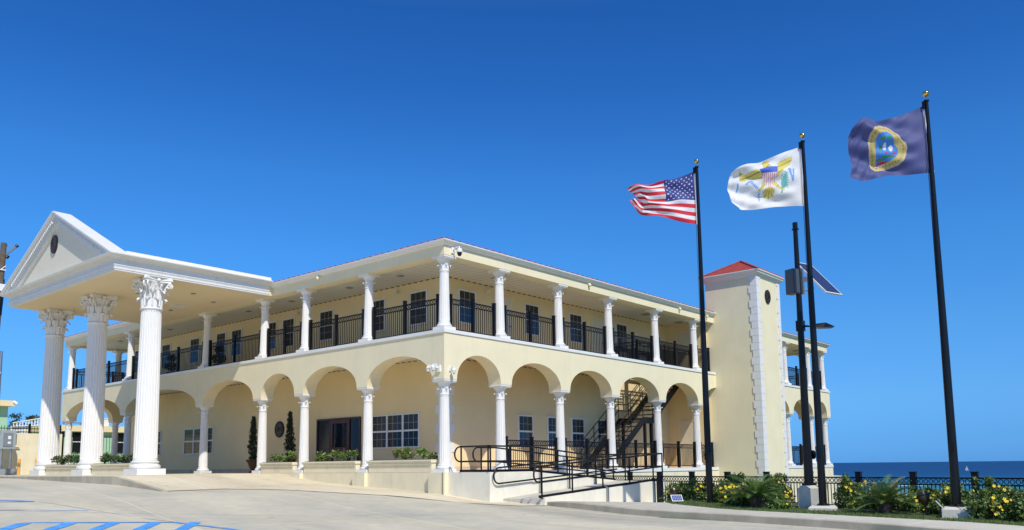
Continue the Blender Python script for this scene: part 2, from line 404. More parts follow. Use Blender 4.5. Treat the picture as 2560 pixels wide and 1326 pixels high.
def arcade(b, pts, M, z0, z1, apex, d0, d1, end0, end1, hw=HW, n=20):
    prof_ = [(end0, z0)]
    for a, c in zip(pts, pts[1:]):
        s0 = a+hw; s1 = c-hw; r = (s1-s0)/2; m_ = (s0+s1)/2
        for i in range(n+1):
            th = pi-pi*i/n; prof_.append((m_+r*cos(th), z0+(apex-z0)*sin(th)**.92))
    prof_.append((end1, z0))
    q = []
    for p in prof_:
        if not q or p[0]-q[-1][0] > 1e-5: q.append(p)
    prof_ = q
    vs = []
    for s_, z in prof_: vs += [M(s_, d0, z), M(s_, d0, z1), M(s_, d1, z1), M(s_, d1, z)]
    k = len(prof_); fs = []
    for i in range(k-1):
        for j in range(4): fs.append((4*i+j, 4*i+(j+1)%4, 4*i+4+(j+1)%4, 4*i+4+j))
    fs += [(0,1,2,3), (4*k-4,4*k-1,4*k-2,4*k-3)]
    b.add(vs, fs)

b = MB()
arcade(b, LY, ML, 2.72, 4.1, 3.55, 0, .52, .52, YL)
b.build('arcade_wall', CREAM, BLD, smooth=25)
b = MB()
arcade(b, RX[:7], MR, 2.72, 4.1, 3.53, 0, .52, 0, 17.3); b.build('arcade_wall', CREAM, BLD, smooth=25)
b = MB(); arcade(b, RX[7:], MR, 2.72, 4.1, 3.53, 0, .52, 19.2, XR); b.build('arcade_wall', CREAM, BLD, smooth=25)
# east and north returns
b = MB(); arcade(b, [.27,1.4,4.5,8], ML, 2.72, 4.1, 3.5, XR-.52, XR, .52, 12); b.build('arcade_wall', CREAM, BLD, smooth=25)
b = MB(); arcade(b, [.27,2.6,6,9.5], MR, 2.72, 4.1, 3.5, YL-.52, YL, .52, 12); b.build('arcade_wall', CREAM, BLD, smooth=25)
# white sill band round the upper floor
b = MB(); b.sweep([(.035,4.1),(.035,4.2),(-.55,4.2),(-.55,4.1)], [(9,YL),(0,YL),(0,0),(16.97,0)]); b.build('floor_band', TRIM, BLD)
MRs = b
b = MB(); b.sweep([(.035,4.1),(.035,4.2),(-.55,4.2),(-.55,4.1)], [(19.43,0),(XR,0),(XR,9)]); b.build('floor_band', TRIM, BLD)
# sweep puts outward on the right-hand side of travel; see eave() below

# floor slabs (with the stair opening)
XI = 2.25
b = MB()
b.box(.53,.53,3.78,XI,25+XI,4.17); b.box(XI,.53,3.78,11.6,XI,4.17); b.box(11.6,.53,3.78,15.9,.72,4.17); b.box(11.6,2.12,3.78,15.9,XI,4.17)
b.box(15.9,.53,3.78,17.0,XI,4.17); b.box(19.4,.53,3.78,28.6,XI,4.17); b.box(28.6,.53,3.78,XR-.53,12,4.17); b.box(XI,25,3.78,12,YL-.53,4.17)
b.build('floor_slab', mat('slab_warm', (.62,.46,.30), .8, var=.05), BLD)
# deck slab and foot walls
b = MB(); b.box(.05,.05,-.5,17.2,XI,0); b.box(.05,XI,-.5,XI,YL,0); b.box(19.2,.05,-.5,XR-.04,XI,0); b.box(28.6,XI,-.5,XR-.04,12,0); b.box(XI,25,-.5,12,YL,0)
b.build('deck', mat('deck_tile', (.72,.50,.31), .7, var=.06, scale=3), BLD)
b = MB(); b.sweep([(0,-.12),(0,.012),(-.6,.012),(-.6,-.12)], [(.0,0),(16.97,0)]); b.sweep([(0,-.12),(0,.012),(-.6,.012),(-.6,-.12)], [(19.43,0),(XR,0),(XR,9)]); b.build('deck_edge', TRIM, BLD)
b = MB(); b.box(.02,-.0,-1.4,.3,9.4,-.014)
for y in (.27,3.77,7.21): b.box(-.10,y-.30,-1.4,.02,y+.30,-.006)
b.box(-.10,-.10,-1.4,.57,-.0,-.006)
b.build('foot_wall', CREAM2, BLD)
# lower storey under the right-hand deck
b = MB(); arcade(b, [6.2,9.3,12.4,15.6], MR, -1.55, -.12, -.62, .03, .35, 3, 17.2, hw=.45); b.box(3,.03,-5,6.65,.35,-1.55)
for s_ in (9.3,12.4,15.6): b.box(s_-.45,.03,-5,s_+.45,.35,-1.55)
b.box(16,.03,-5,17.2,.35,-1.55)
arcade(b, [19.6,22.6,25.6,28.4,30.4], MR, -1.55, -.12, -.75, .03, .35, 19.2, XR, hw=.55)
for s_ in (19.6,22.6,25.6,28.4,30.4): b.box(s_-.55 if s_ > 20 else 19.2,.03,-5,min(s_+.55, XR),.35,-1.55)
b.build('lower_wall', CREAM2, BLD, smooth=25)
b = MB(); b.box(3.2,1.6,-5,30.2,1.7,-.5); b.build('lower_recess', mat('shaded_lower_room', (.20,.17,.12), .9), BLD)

# core walls
b = MB(); b.box(XI,XI,-.3,28.6,25,6.6); b.box(16.62,.35,-.3,17.02,XI,6.6)
INW = mat('inner_wall_bounce_tint', (.86,.69,.38), .85, var=.03, scale=1.3, bump=.25, bscale=45); b.build('inner_wall', INW, BLD)  # cream deepened so the colour itself carries the galleries' warm bounce light
# pinkish skirting strip at the foot of the inner wall
b = MB(); b.box(XI-.012,XI,0,XI,25,.16); b.box(XI,XI-.012,0,16.6,XI,.16); b.build('skirting', mat('skirting_pinkish', (.62,.48,.33), .8, var=.15, scale=4), BLD)

# ceilings
b = MB()
b.add([(.4,XI,6.52),(XI,XI,6.52),(XI,25,6.52),(.4,25,6.52)], [(0,1,2,3)]); b.add([(.4,.4,6.52),(XI,XI,6.52),(.4,XI,6.52)], [(0,1,2)])
b.add([(.4,XI,3.775),(XI,XI,3.775),(XI,25,3.775),(.4,25,3.775)], [(0,1,2,3)])
b.build('ceiling', CEILY, BLD, recalc=False)
b = MB()
b.add([(XI,.4,6.52),(17,.4,6.52),(17,XI,6.52),(XI,XI,6.52)], [(0,1,2,3)]); b.add([(.4,.4,6.52),(XI,.4,6.52),(XI,XI,6.52)], [(0,1,2)])
b.build('ceiling', CEILX, BLD, recalc=False); b = MB()
b.add([(19.4,.4,6.52),(XR-.4,.4,6.52),(XR-.4,14,6.52),(28.6,14,6.52),(28.6,XI,6.52),(19.4,XI,6.52)], [(0,1,2,3,4,5)])
b.build('ceiling', CEILX, BLD, recalc=False); b = MB()
b.add([(.4,25,6.52),(14,25,6.52),(14,YL-.3,6.52),(.4,YL-.3,6.52)], [(0,1,2,3)])
b.build('ceiling', CEILX, BLD, recalc=False)
b = MB()   # scalloped dark joint where panels meet the wall
for i in range(76): b.box(XI-.02,2.4+i*.3,6.495,XI-.002,2.4+i*.3+.17,6.518)
for i in range(47): b.box(2.4+i*.3,XI-.02,6.495,2.4+i*.3+.17,XI-.002,6.518)
for i in range(76): b.box(XI-.02,2.4+i*.3,3.75,XI-.002,2.4+i*.3+.17,3.773)
for i in range(30): b.box(2.4+i*.3,XI-.02,3.75,2.4+i*.3+.17,XI-.002,3.773)
b.build('panel_joint', mat('joint_shadow_gap', (.10,.085,.06), .9), BLD)

# beam + eaves
b = MB(); b.box(.0,.0,6.45,.46,YL,6.80); b.box(.46,.0,6.45,17.0,.46,6.80); b.box(19.4,.0,6.45,XR,.46,6.80); b.box(XR-.46,.46,6.45,XR,12,6.80); b.box(.46,YL-.46,6.45,12,YL,6.80)
b.build('upper_beam', CREAM, BLD)
EV = [(0,6.745),(.03,6.745),(.05,6.765),(.075,6.775),(.085,6.80),(.13,6.825),(.155,6.85),(.16,6.885),(-.05,6.89),(-.05,6.745)]
b = MB(); b.sweep(EV, [(13,YL),(0,YL),(0,0),(16.98,0)]); b.build('gutter', TRIM, BLD, smooth=25)
b = MB(); b.sweep(EV, [(19.42,0),(XR,0),(XR,13)]); b.build('gutter', TRIM, BLD, smooth=25)
# small bracket-like rainwater spouts under the eaves
for (x, y) in ((-.06,6.1),(-.06,17.0)):
    b = MB(); b.tube([(x+.06,y,6.70),(x-.02,y,6.69),(x-.05,y,6.62)], .05, 8); b.build('rain_spout', CREAM, BLD, smooth=40)
for x in (7.35,13.9,16.3):
    b = MB(); b.tube([(x,.0,6.70),(x,-.06,6.69),(x,-.10,6.62)], .05, 8); b.build('rain_spout', CREAM, BLD, smooth=40)
# hipped metal roof with raised ribs
pr = math.tan(R(9.5)); o = .14; z0 = 6.872
x0, x1, y0, y1 = -o, XR+o, -o, YL+o; dd = min(x1-x0, y1-y0)/2; zr = z0+pr*dd
yr = (y0+y1)/2
b = MB()
P = [(x0,y0,z0),(x1,y0,z0),(x1,y1,z0),(x0,y1,z0),(x0+dd,yr,zr),(x1-dd,yr,zr)]
b.add(P, [(0,1,5,4),(1,2,5),(2,3,4,5),(3,0,4),(0,3,2,1)])
def rib(x, y, dx, dy, L):
    a = V((x, y, z0+.012)); c = V((x+dx*L, y+dy*L, z0+.012+pr*L)); b.bar(a, c, .07, .088)
k = .3; i = 0
while i*k < x1-x0-.2:
    x = x0+.1+i*k; L = min(x-x0, x1-x, dd); rib(x, y0, 0, 1, max(.05, L)); i += 1
i = 0
while i*k < y1-y0-.2:
    y = y0+.1+i*k; L = min(y-y0, y1-y, dd); rib(x0, y, 1, 0, max(.05, L)); i += 1
for (sx, sy, tx, ty) in ((x0,y0,1,1),(x0,y1,1,-1),(x1,y0,-1,1)):
    b.bar((sx+.16*tx, sy+.16*ty, z0+.065), (sx+tx*dd, sy+ty*dd, zr+.05), .34, .035); b.bar((sx+.05*tx, sy+.05*ty, z0+.03), (sx+tx*dd, sy+ty*dd, zr+.03), .16, .05)
b.build('roof', RED, BLD)

# ---- columns
def leafpts(c, ang, z0, h, r0, curl, w, lean=0):
    """acanthus leaf: climbs the bell, curls outward and down"""
    ca, sa = cos(ang), sin(ang); t_ = V((-sa, ca, 0)); r_ = V((ca, sa, 0)); n = 9; vs = []
    for i in range(n+1):
        t = i/n
        if t < .65: rr = r0+lean*t; zz = z0+h*t/.65*.92
        else:
            u = (t-.65)/.35; th = u*pi*.95; rr = r0+lean*.65+curl*(1-cos(th))*.6; zz = z0+h*.92+curl*.55*sin(th)-curl*.35*u
        ww = w*(.62+.5*sin(pi*min(1, t*1.15)))*(1 if t < .85 else (1-(t-.85)/.15*.75))
        for j in range(5):
            q = (j-2)/2; off = r_*(rr+.10*w*(1-abs(q))*(1 if j == 2 else .3)-.18*w*abs(q)**2)+t_*(q*ww/2*(1 if (i+j) % 2 else .86))
            vs.append((c[0]+off.x, c[1]+off.y, c[2]+zz))
    return vs, [(i*5+j, i*5+j+1, i*5+6+j, i*5+5+j) for i in range(n) for j in range(4)]
def volute(b, ang, c, r0, r1, z0, z1, rad):
    ca, sa = cos(ang), sin(ang); P = []; rr = []
    for i in range(7):
        t = i/6; r = r0+(r1-r0)*t**1.6; P.append((c[0]+ca*r, c[1]+sa*r, c[2]+z0+(z1-z0)*t)); rr.append(rad*(.6+.5*t))
    q = (r1-r0)*.42
    cr = r1-q*.15; cz = z1-q*.9
    for i in range(1, 14):
        th = pi*.5-i*pi*2.6/13; s_ = q*(1-i/16)
        P.append((c[0]+ca*(cr+s_*cos(th)), c[1]+sa*(cr+s_*cos(th)), c[2]+cz+s_*sin(th))); rr.append(rad*(1.1-.5*i/13))
    b.tube(P, rr, 6)
def abacus(b, c, a, z0, z1, concave=0, n=8):
    pts = []
    cor = [(-a,-a),(a,-a),(a,a),(-a,a)]
    if not concave:
        b.box(c[0]-a*.93, c[1]-a*.93, c[2]+z0, c[0]+a*.93, c[1]+a*.93, c[2]+z0+(z1-z0)*.35)
        b.box(c[0]-a, c[1]-a, c[2]+z0+(z1-z0)*.36, c[0]+a, c[1]+a, c[2]+z1); return
    for k in range(4):
        p = V(cor[k]); q = V(cor[(k+1)%4]); m_ = ((p+q)/2).normalized()
        d = (q-p).normalized()*a*.12
        p2 = p+d; q2 = q-d
        for i in range(n+1):
            t = i/n; r = p2.lerp(q2, t)-m_*concave*sin(pi*t); pts.append((r.x, r.y))
    for (f, za, zb_) in ((.93, z0, z0+(z1-z0)*.4), (1, z0+(z1-z0)*.41, z0+(z1-z0)*.72), (.97, z0+(z1-z0)*.73, z1)):
        b.prism([(c[0]+x*f, c[1]+y*f, c[2]+za) for x, y in pts], (0,0,zb_-za))

def small_column(H, parent, x, y, z, first=[None]):
    """slender fluted column H tall with a leaf-and-flute capital; returns the parts"""
    key = round(H, 2)
    if first[0] is None: first[0] = {}
    if key not in first[0]:
        parts = []
        b = MB(); a = .245
        b.box(-a,-a,0,a,a,.10)
        b.lathe([(.215,.10),(.235,.125),(.235,.15),(.21,.175),(.19,.185),(.185,.20),(.195,.215),(.185,.235),(.16,.25)], n=28)
        parts.append(('base', b))
        b = MB()
        def fl(a_, r, z_):
            if z_ < .30 or z_ > H-.50: return r
            return r*(1-.16*(max(0, sin(a_*16))**.6))
        zs = [.245,.29,.31,H*.33,H*.66,H-.52,H-.49,H-.46]
        b.lathe([(.168-.03*max(0,(z_-.3)/(H-.8)), z_) for z_ in zs], n=128, fn=fl)
        parts.append(('shaft', b))
        b = MB(); c0 = H-.46
        b.lathe([(.135,c0),(.155,c0+.01),(.155,c0+.04),(.13,c0+.05)], n=24)
        def fl2(a_, r, z_): return r*(1-.06*max(0, sin(a_*16)))*(1+max(0,z_-c0-.24)*.25*(abs(sin(2*a_))))
        b.lathe([(.128,c0+.05),(.128,c0+.18),(.135,c0+.25),(.165,c0+.31),(.19,c0+.35),(.21,c0+.385)], n=96, fn=fl2)
        for k in range(8):
            vs, fs = leafpts((0,0,0), k*pi/4+pi/8, c0+.045, .145, .132, .062, .10, .02); b.add(vs, fs)
        abacus(b, (0,0,0), .26, H-.08, H)
        parts.append(('capital', b))
        first[0][key] = [bb.build('_tmp', WHITE, None, smooth=30) for _, bb in parts], [p for p, _ in parts]
        for ob in first[0][key][0]: COL.objects.unlink(ob)
    obs, nm = first[0][key]
    root = bpy.data.objects.new('column', obs[1].data); COL.objects.link(root); root.parent = parent; root.location = (x, y, z)
    for ob, nn in ((obs[0],'base'),(obs[2],'capital')):
        c = bpy.data.objects.new(nn, ob.data); COL.objects.link(c); c.parent = root
    return root

HL = 2.72; HU = 6.45-4.2
for x in RX[:6]+RX[8:]:
    small_column(HL, BLD, x, .27, 0); small_column(HU, BLD, x, .27, 4.2)
for y in LY[1:]:
    small_column(HL, BLD, .27, y, 0); small_column(HU, BLD, .27, y, 4.2)
for (x, y) in ((XR-.27,1.4),(XR-.27,4.5),(2.6,YL-.27),(6,YL-.27)):
    small_column(HL, BLD, x, y, 0); small_column(HU, BLD, x, y, 4.2)

# ---- railings
def railing(p0, p1, z, parent, name='railing', h=1.02, posts=(), ph=1.12, ps=.045, ring=True, gap=.1, top=True):
    p0 = V((*p0, z)) if len(p0) == 2 else V(p0); p1 = V((*p1, z)) if len(p1) == 2 else V(p1)
    d = p1-p0; L = d.length; u = d.normalized(); b = MB(); Z = V((0,0,1))
    s_ = V((u.x, u.y, 0)).cross(Z).normalized()
    b.bar(p0+Z*(h-.015), p1+Z*(h-.015), .035, .035); b.bar(p0+Z*(h-.16), p1+Z*(h-.16), .03, .03); b.bar(p0+Z*.08, p1+Z*.08, .03, .035)
    n = max(2, int(L/gap))
    for i in range(n+1):
        q = p0+d*((i+.5)/(n+1)); b.obox(q+Z*((h-.16+.08)/2), (s_, u, Z), (.0085, .0085, (h-.24)/2))
    if ring:
        r = .054; m_ = max(1, int(L/.116))
        for i in range(m_):
            c = p0+d*((i+.5)/m_)+Z*(h-.088)
            pts_o = [(c+u*(r*cos(2*pi*k/10))+Z*(r*sin(2*pi*k/10))) for k in range(10)]
            pts_i = [(c+u*((r-.014)*cos(2*pi*k/10))+Z*((r-.014)*sin(2*pi*k/10))) for k in range(10)]
            f_ = [p+s_*.006 for p in pts_o]+[p+s_*.006 for p in pts_i]+[p-s_*.006 for p in pts_o]+[p-s_*.006 for p in pts_i]
            fs = []
            for k in range(10):
                k2 = (k+1) % 10; fs += [(k,k2,10+k2,10+k),(20+k,20+k2,30+k2,30+k),(k,k2,20+k2,20+k),(10+k,10+k2,30+k2,30+k)]
            b.add(f_, fs)
    o_ = b.build(name, BLACK, parent, recalc=False)
    for t in posts:
        q = p0+d*t; b = MB(); b.obox(q+Z*(ph/2), (s_, u, Z), (ps, ps, ph/2)); b.obox(q+Z*(ph+.012), (s_, u, Z), (ps+.008, ps+.008, .012))
        b.obox(q+Z*.006, (s_, u, Z), (ps+.03, ps+.03, .006)); b.build('post', BLACK, o_)
    return o_
G = .26
for a, c in zip(LY, LY[1:]):
    n = 3 if c-a < 5 else 4
    railing((.27, a+G), (.27, c-G), 4.2, BLD, posts=[i/(n-1) for i in range(n)] if c-a > 3 else (0,.5,1))
for i, (a, c) in enumerate(zip(RX[:6], RX[1:7])):
    c2 = min(c-G, 16.9); railing((a+G, .27), (c2, .27), 4.2, BLD, posts=(0,.5,1))
    if i > 0: railing((a+G, .27), (c2, .27), 0.012, BLD, posts=(0,.5,1), h=.98, ph=1.07)
for a, c in zip(RX[7:], RX[8:]):
    for z in (4.2,.012): railing((a+G, .27), (c-G, .27), z, BLD, posts=(0,.5,1))
for (y0_, y1_) in ((.27,1.4),(1.4,4.5),(4.5,8)):
    for z in (4.2,.012): railing((XR-.27, y0_+G), (XR-.27, y1_-G), z, BLD, posts=(0,1))
for (x0_, x1_) in ((.27,2.6),(2.6,6),(6,9.5)):
    railing((x0_+G, YL-.27), (x1_-G, YL-.27), 4.2, BLD, posts=(0,.5,1))
# guard round the stair opening
railing((11.6,.66), (15.9,.66), 4.18, BLD, posts=(0,.5,1), ring=True, h=.95, ph=1.0, ps=.03)
railing((11.6,2.14), (15.9,2.14), 4.18, BLD, posts=(0,.5,1), h=.95, ph=1.0, ps=.03); railing((11.6,.7), (11.6,2.1), 4.18, BLD, posts=(0,1), h=.95, ph=1.0, ps=.03)
railing((.5,25.2), (XI,25.2), 4.18, BLD, posts=(0,1), h=.9, ph=.95, ps=.03)

# ---- windows and doors
def window(M, s0, s1, z0, z1, d, parent, bars=(2,2), blue=False, w=.055):
    f = MB()
    for (a, c, e, g_) in ((s0-w, s1+w, z1, z1+w), (s0-w, s1+w, z0-w, z0), (s0-w, s0, z0, z1), (s1, s1+w, z0, z1)):
        f.box(a, d-.045, e, c, d, g_, M=M)
    zm = (z0+z1)/2; f.box(s0, d-.04, zm-.03, s1, d-.004, zm+.03, M=M)
    fo = f.build('window', TRIM, parent)
    for (za, zb_, mt) in ((zm+.03, z1, GLB), (z0, zm-.03, GLBL if blue else GL)):
        p = MB(); p.box(s0, d-.02, za, s1, d-.006, zb_, M=M); p.build('pane', mt, fo)
    g_ = MB()
    for k in range(1, bars[0]+1):
        s_ = s0+(s1-s0)*k/(bars[0]+1); g_.box(s_-.006, d-.026, z0, s_+.006, d-.021, z1, M=M)
    for zz in ((z0+zm)/2, (z1+zm)/2): g_.box(s0, d-.027, zz-.006, s1, d-.0215, zz+.006, M=M)
    g_.build('glazing_bar', mat('glazing_bar_grey', (.35,.36,.36), .5) if 'glazing_bar_grey' not in bpy.data.materials else bpy.data.materials['glazing_bar_grey'], fo)
    return fo
for (a, c) in ((3.13,3.9),(5.3,6.05),(8.3,9.06),(10.8,11.55),(12.05,12.8),(14.66,15.4),(15.95,16.65),(18.2,18.95),(20.9,21.65),(23.8,24.5)):
    window(ML, a, c, 5.05, 6.13, XI, BLD, blue=a > 11)
for (a, c) in ((2.92,3.68),(6.43,7.18),(9.18,9.94),(12.5,13.26)): window(MR, a, c, 5.05, 6.13, XI, BLD, blue=True)
for (a, c) in ((5.98,6.73),(7.68,8.43),(9.2,9.95),(10.93,11.6)): window(MR, a, c, .86, 1.95, XI, BLD, blue=True)
for k in range(3): window(ML, 3.50+k*.82, 3.50+k*.82+.74, .86, 1.95, XI, BLD, bars=(2,2), w=.04)
for k in range(3): window(ML, 16.75+k*.84, 16.75+k*.84+.76, .88, 1.97, XI, BLD, bars=(0,0), w=.04)
for k in range(2): window(ML, 21.5+k*.84, 21.5+k*.84+.76, .88, 1.97, XI, BLD, bars=(0,0), w=.04)
def plain_door(M, s0, s1, z0, z1, d):
    f = MB(); f.box(s0, d-.03, z0, s1, d, z1, M=M); o_ = f.build('door', mat('cream_door', (.74,.66,.47), .5) if 'cream_door' not in bpy.data.materials else bpy.data.materials['cream_door'], BLD)
    g_ = MB()
    for q in ((s0-.06, s0, z0, z1+.06), (s1, s1+.06, z0, z1+.06), (s0, s1, z1, z1+.06)): g_.box(q[0], d-.045, q[2], q[1], d, q[3], M=M)
    g_.build('door_frame', CREAM, o_)
    h = MB(); h.box(s1-.13, d-.08, z0+.98, s1-.05, d-.032, z0+1.04, M=M); h.build('handle', SILV, o_)
plain_door(MR, 4.75, 5.6, 4.17, 6.18, XI); plain_door(MR, 10.7, 11.5, 4.17, 6.18, XI)
plain_door(ML, .75, 1.65, 4.17, 6.1, 16.62); plain_door(ML, .75, 1.65, 0, 2.05, 16.62)
# glazed entrance
f = MB(); s0, s1, z1 = 6.55, 9.15, 2.0
for (a, c, e, g_) in ((s0,s1,z1-.06,z1),(s0,s0+.06,0,z1-.06),(s1-.06,s1,0,z1-.06),(7.15,7.2,0,z1-.06),(8.3,8.35,0,z1-.06)): f.box(XI-.06, a, e, XI, c, g_)
ent = f.build('entrance_door', BROWN, BLD)
f = MB(); f.box(XI-.02,s0+.06,0,XI-.008,7.15,z1-.06); f.box(XI-.02,8.35,0,XI-.008,s1-.06,z1-.06); f.box(XI-.02,7.2,0,XI-.008,8.3,z1-.06); f.build('pane', GL, ent)
f = MB()
for (a, c, e, g_) in ((7.2,7.3,0,z1-.07),(8.16,8.29,0,z1-.07),(7.3,8.16,z1-.2,z1-.07),(7.3,8.16,.72,.92),(7.3,8.16,0,.2)): f.box(XI-.055, a, e, XI-.022, c, g_)
f.build('door_leaf', mat('maroon_door', (.085,.022,.02), .4), ent)
f = MB(); f.box(XI-.04,7.32,.26,XI-.03,8.1,.60); f.box(XI-.03,6.75,.3,XI-.022,7.1,.72); f.box(XI-.03,8.5,.3,XI-.022,8.85,.62); f.build('notice_panel', mat('pale_panel', (.45,.40,.30), .6), ent)
f = MB(); f.tube([(XI-.06,7.37,.62),(XI-.12,7.37,.62),(XI-.12,7.37,.86),(XI-.06,7.37,.86)], .014, 6); f.build('handle', SILV, ent)
# medallion builder
def medallion(M, s_, z, d, r, rz_):
    b = MB(); n = 40
    ring = lambda rr, dd: [M(s_+rr*cos(2*pi*k/n), dd, z+rr*rz_*sin(2*pi*k/n)) for k in range(n)]
    b.add(ring(r, d)+ring(r, d-.05)+ring(r*.93, d-.06)+ring(r*.86, d-.045)+ring(.001, d-.045), [(i*n+k, i*n+(k+1)%n, (i+1)*n+(k+1)%n, (i+1)*n+k) for i in range(4) for k in range(n)])
    o_ = b.build('medallion', MEDAL, BLD, smooth=30)
    b = MB()
    for k in range(26):
        a = 2*pi*k/26; b.obox(M(s_+r*.76*cos(a), d-.05, z+r*.76*rz_*sin(a)), (V((1,0,0)),V((0,1,0)),V((0,0,1))), (.012,.012,.02))
    for k in range(14):
        a = random.uniform(0,6.28); q = random.uniform(.05,.5)*r; b.obox(M(s_+q*cos(a), d-.05, z+q*rz_*sin(a)), (V((1,0,0)),V((0,1,0)),V((0,0,1))), (.02,.02,.035))
    b.build('relief', MEDG, o_)
medallion(ML, 11.65, 1.72, XI, .31, 1.05)
# quoins on the inner corner
def quoins(b, x, y, z0, z1, sx, sy, h=.315, w=(.35,.27), p=.03, gap=.008):
    z = z0; i = 0
    while z < z1-.05:
        zt = min(z+h, z1); wa = w[i % 2]; wb = w[i % 2]
        xa, xb_ = sorted((x-sx*p, x+sx*wa)); ya, yb_ = sorted((y-sy*p, y+sy*.01)); b.box(xa, ya, z+gap, xb_, yb_, zt)
        xa, xb_ = sorted((x-sx*p, x+sx*.01)); ya, yb_ = sorted((y-sy*p, y+sy*wb)); b.box(xa, (yb_-wb+.0 if 0 else y+.01) if sy > 0 else ya, z+gap, xb_, yb_ if sy > 0 else y-.01, zt)
        z = zt; i += 1
b = MB(); quoins(b, XI, XI, 0, 3.4, 1, 1, w=(.42,.30)); b.box(XI-.03,XI-.03,5.0,XI+.01,XI+.25,6.5); b.build('corner_quoins', TRIM, BLD)
# ceiling fittings
def fit(x, y, z, a=.16):
    b = MB(); b.box(x-a,y-a,z-.03,x+a,y+a,z); b.build('ceiling_vent', mat('vent_grey', (.35,.33,.28), .6) if 'vent_grey' not in bpy.data.materials else bpy.data.materials['vent_grey'], BLD)
for x in (3.7,7.2,10.4,13.2,16.0,29.3): fit(x, 1.2, 6.517, .15)
for y in (3.3,6.0,9.5,12.5,16,19,22,24): fit(1.2, y, 6.517, .1)
for x, y in ((XI-.1,4.6),(XI-.1,10.5)): 
    b = MB(); b.lathe([(.08,0),(.085,.05),(.05,.1)], (x, y, 6.25), 12); b.build('wall_light', TRIM, BLD, smooth=40)
for x in (4.3,12.0):
    b = MB(); b.lathe([(.08,0),(.085,.05),(.05,.1)], (x, XI-.1, 6.25), 12); b.build('wall_light', TRIM, BLD, smooth=40)
# conduit under the arches
# ---- tower
TX0, TX1, TY0, TY1 = 17.0, 19.4, -2.1, .34
b = MB(); b.box(TX0,TY0,-5,TX1,TY1,8.5); tw = b.build('tower', CREAM, BLD)
b = MB(); quoins(b, TX0, TY0, -1.9, 8.28, 1, 1); b.build('quoin_strip', WHITE, tw)
b = MB(); quoins(b, TX1, TY0, -1.9, 8.28, -1, 1, w=(.30,.22)); b.build('quoin_strip', WHITE, tw)
CV = [(0,8.28),(.025,8.28),(.03,8.32),(.07,8.35),(.12,8.40),(.14,8.42),(.16,8.44),(.165,8.47),(.19,8.50),(.215,8.53),(.22,8.575),(-.1,8.575),(-.1,8.28)]
b = MB(); b.sweep([q for q in CV], [(TX0,TY1),(TX0,TY0),(TX1,TY0),(TX1,TY1)], closed=True); b.build('cornice', TRIM, tw, smooth=25)
b = MB(); e = .21; ax, ay = (TX0+TX1)/2, (TY0+TY1)/2; zt = 8.56; zp = 9.36
P = [(TX0-e,TY0-e,zt),(TX1+e,TY0-e,zt),(TX1+e,TY1+e,zt),(TX0-e,TY1+e,zt),(ax,ay,zp)]
b.add(P, [(0,1,4),(1,2,4),(2,3,4),(3,0,4),(0,3,2,1)])
for q in P[:4]: b.bar((q[0],q[1],q[2]+.02), (ax,ay,zp+.02), .12, .05)
for side in range(2):
    for i in range(1, 12):
        t = i/12; f_ = 1-abs(2*t-1)
        if side == 0: a = V((TX0-e, TY0-e+(TY1-TY0+2*e)*t, zt)); c = V((TX0-e+(ax-TX0+e)*f_, a.y, zt+(zp-zt)*f_))
        else: a = V((TX0-e+(TX1-TX0+2*e)*t, TY0-e, zt)); c = V((a.x, TY0-e+(ay-TY0+e)*f_, zt+(zp-zt)*f_))
        b.bar(a+V((0,0,.008)), c+V((0,0,.008)), .035, .03)
b.build('tower_roof', RED, tw)
medallion(MR, 18.1, 7.52, TY0, .27, 1.15)

# ---- portico
PX, PY0, PY1 = -5.74, 8.95, 18.05; ZS = 6.45
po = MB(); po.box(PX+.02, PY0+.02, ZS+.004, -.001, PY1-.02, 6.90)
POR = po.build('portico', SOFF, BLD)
pf = [(-.0,ZS),(.0,ZS+.045),(.018,ZS+.05),(.018,ZS+.125),(.03,ZS+.13),(.03,ZS+.155),(.045,ZS+.16),(.045,ZS+.185),(.005,ZS+.195),(.005,ZS+.36),(.02,ZS+.365),(.035,ZS+.385),(.09,ZS+.405),(.20,ZS+.415),(.205,ZS+.43),(.25,ZS+.45),(.27,ZS+.47),(.275,ZS+.50),(-.12,ZS+.50),(-.12,ZS)]
path = [(-.14,PY1),(PX,PY1),(PX,PY0),(-.14,PY0)]
b = MB(); b.sweep(pf, path); b.build('entablature', PORT, POR, smooth=20)
b = MB(); b.box(PX+.3,PY0-.17,ZS+.50,-.15,PY1+.17,ZS+.545); b.box(PX+.3,PY0-.13,ZS+.546,-.15,PY1+.13,ZS+.64); b.build('flat_roof', mat('white_roof_edge', (.82,.81,.77), .4), POR)
b = MB()
for i in range(17): b.box(PX+.6+i*.3,PY0-.12,ZS+.641,PX+.68+i*.3,PY1,ZS+.668)
b.build('roof_ribs', mat('dark_rib', (.2,.2,.2), .5), POR)
# pediment
GY0, GY1, GYM, GZ0, GZ1 = PY0-.27, PY1+.27, (PY0+PY1)/2, ZS+.50, 9.27
xf = PX-.275
def rake(off_in, x_a, x_b, th):
    """band following both rakes, off_in below the outer slope, th thick, from x_a to x_b"""
    sl = (GZ1-GZ0)/(GYM-GY0); k = math.hypot(1, sl)
    za = off_in*k; zb_ = (off_in+th)*k
    m_ = MB()
    P1 = [(GY0+za/sl, GZ0),(GYM, GZ1-za),(GY1-za/sl, GZ0),(GY1-zb_/sl, GZ0),(GYM, GZ1-zb_),(GY0+zb_/sl, GZ0)]
    a = [(x_a, y, z) for y, z in P1]; c = [(x_b, y, z) for y, z in P1]
    m_.add(a+c, [(0,1,4,5),(1,2,3,4),(6,7,10,11),(7,8,9,10),(0,1,7,6),(1,2,8,7),(5,4,10,11),(4,3,9,10),(2,3,9,8),(0,5,11,6)])
    return m_
PD = rake(0, xf, xf+.62, .05).build('pediment', PORT, POR)
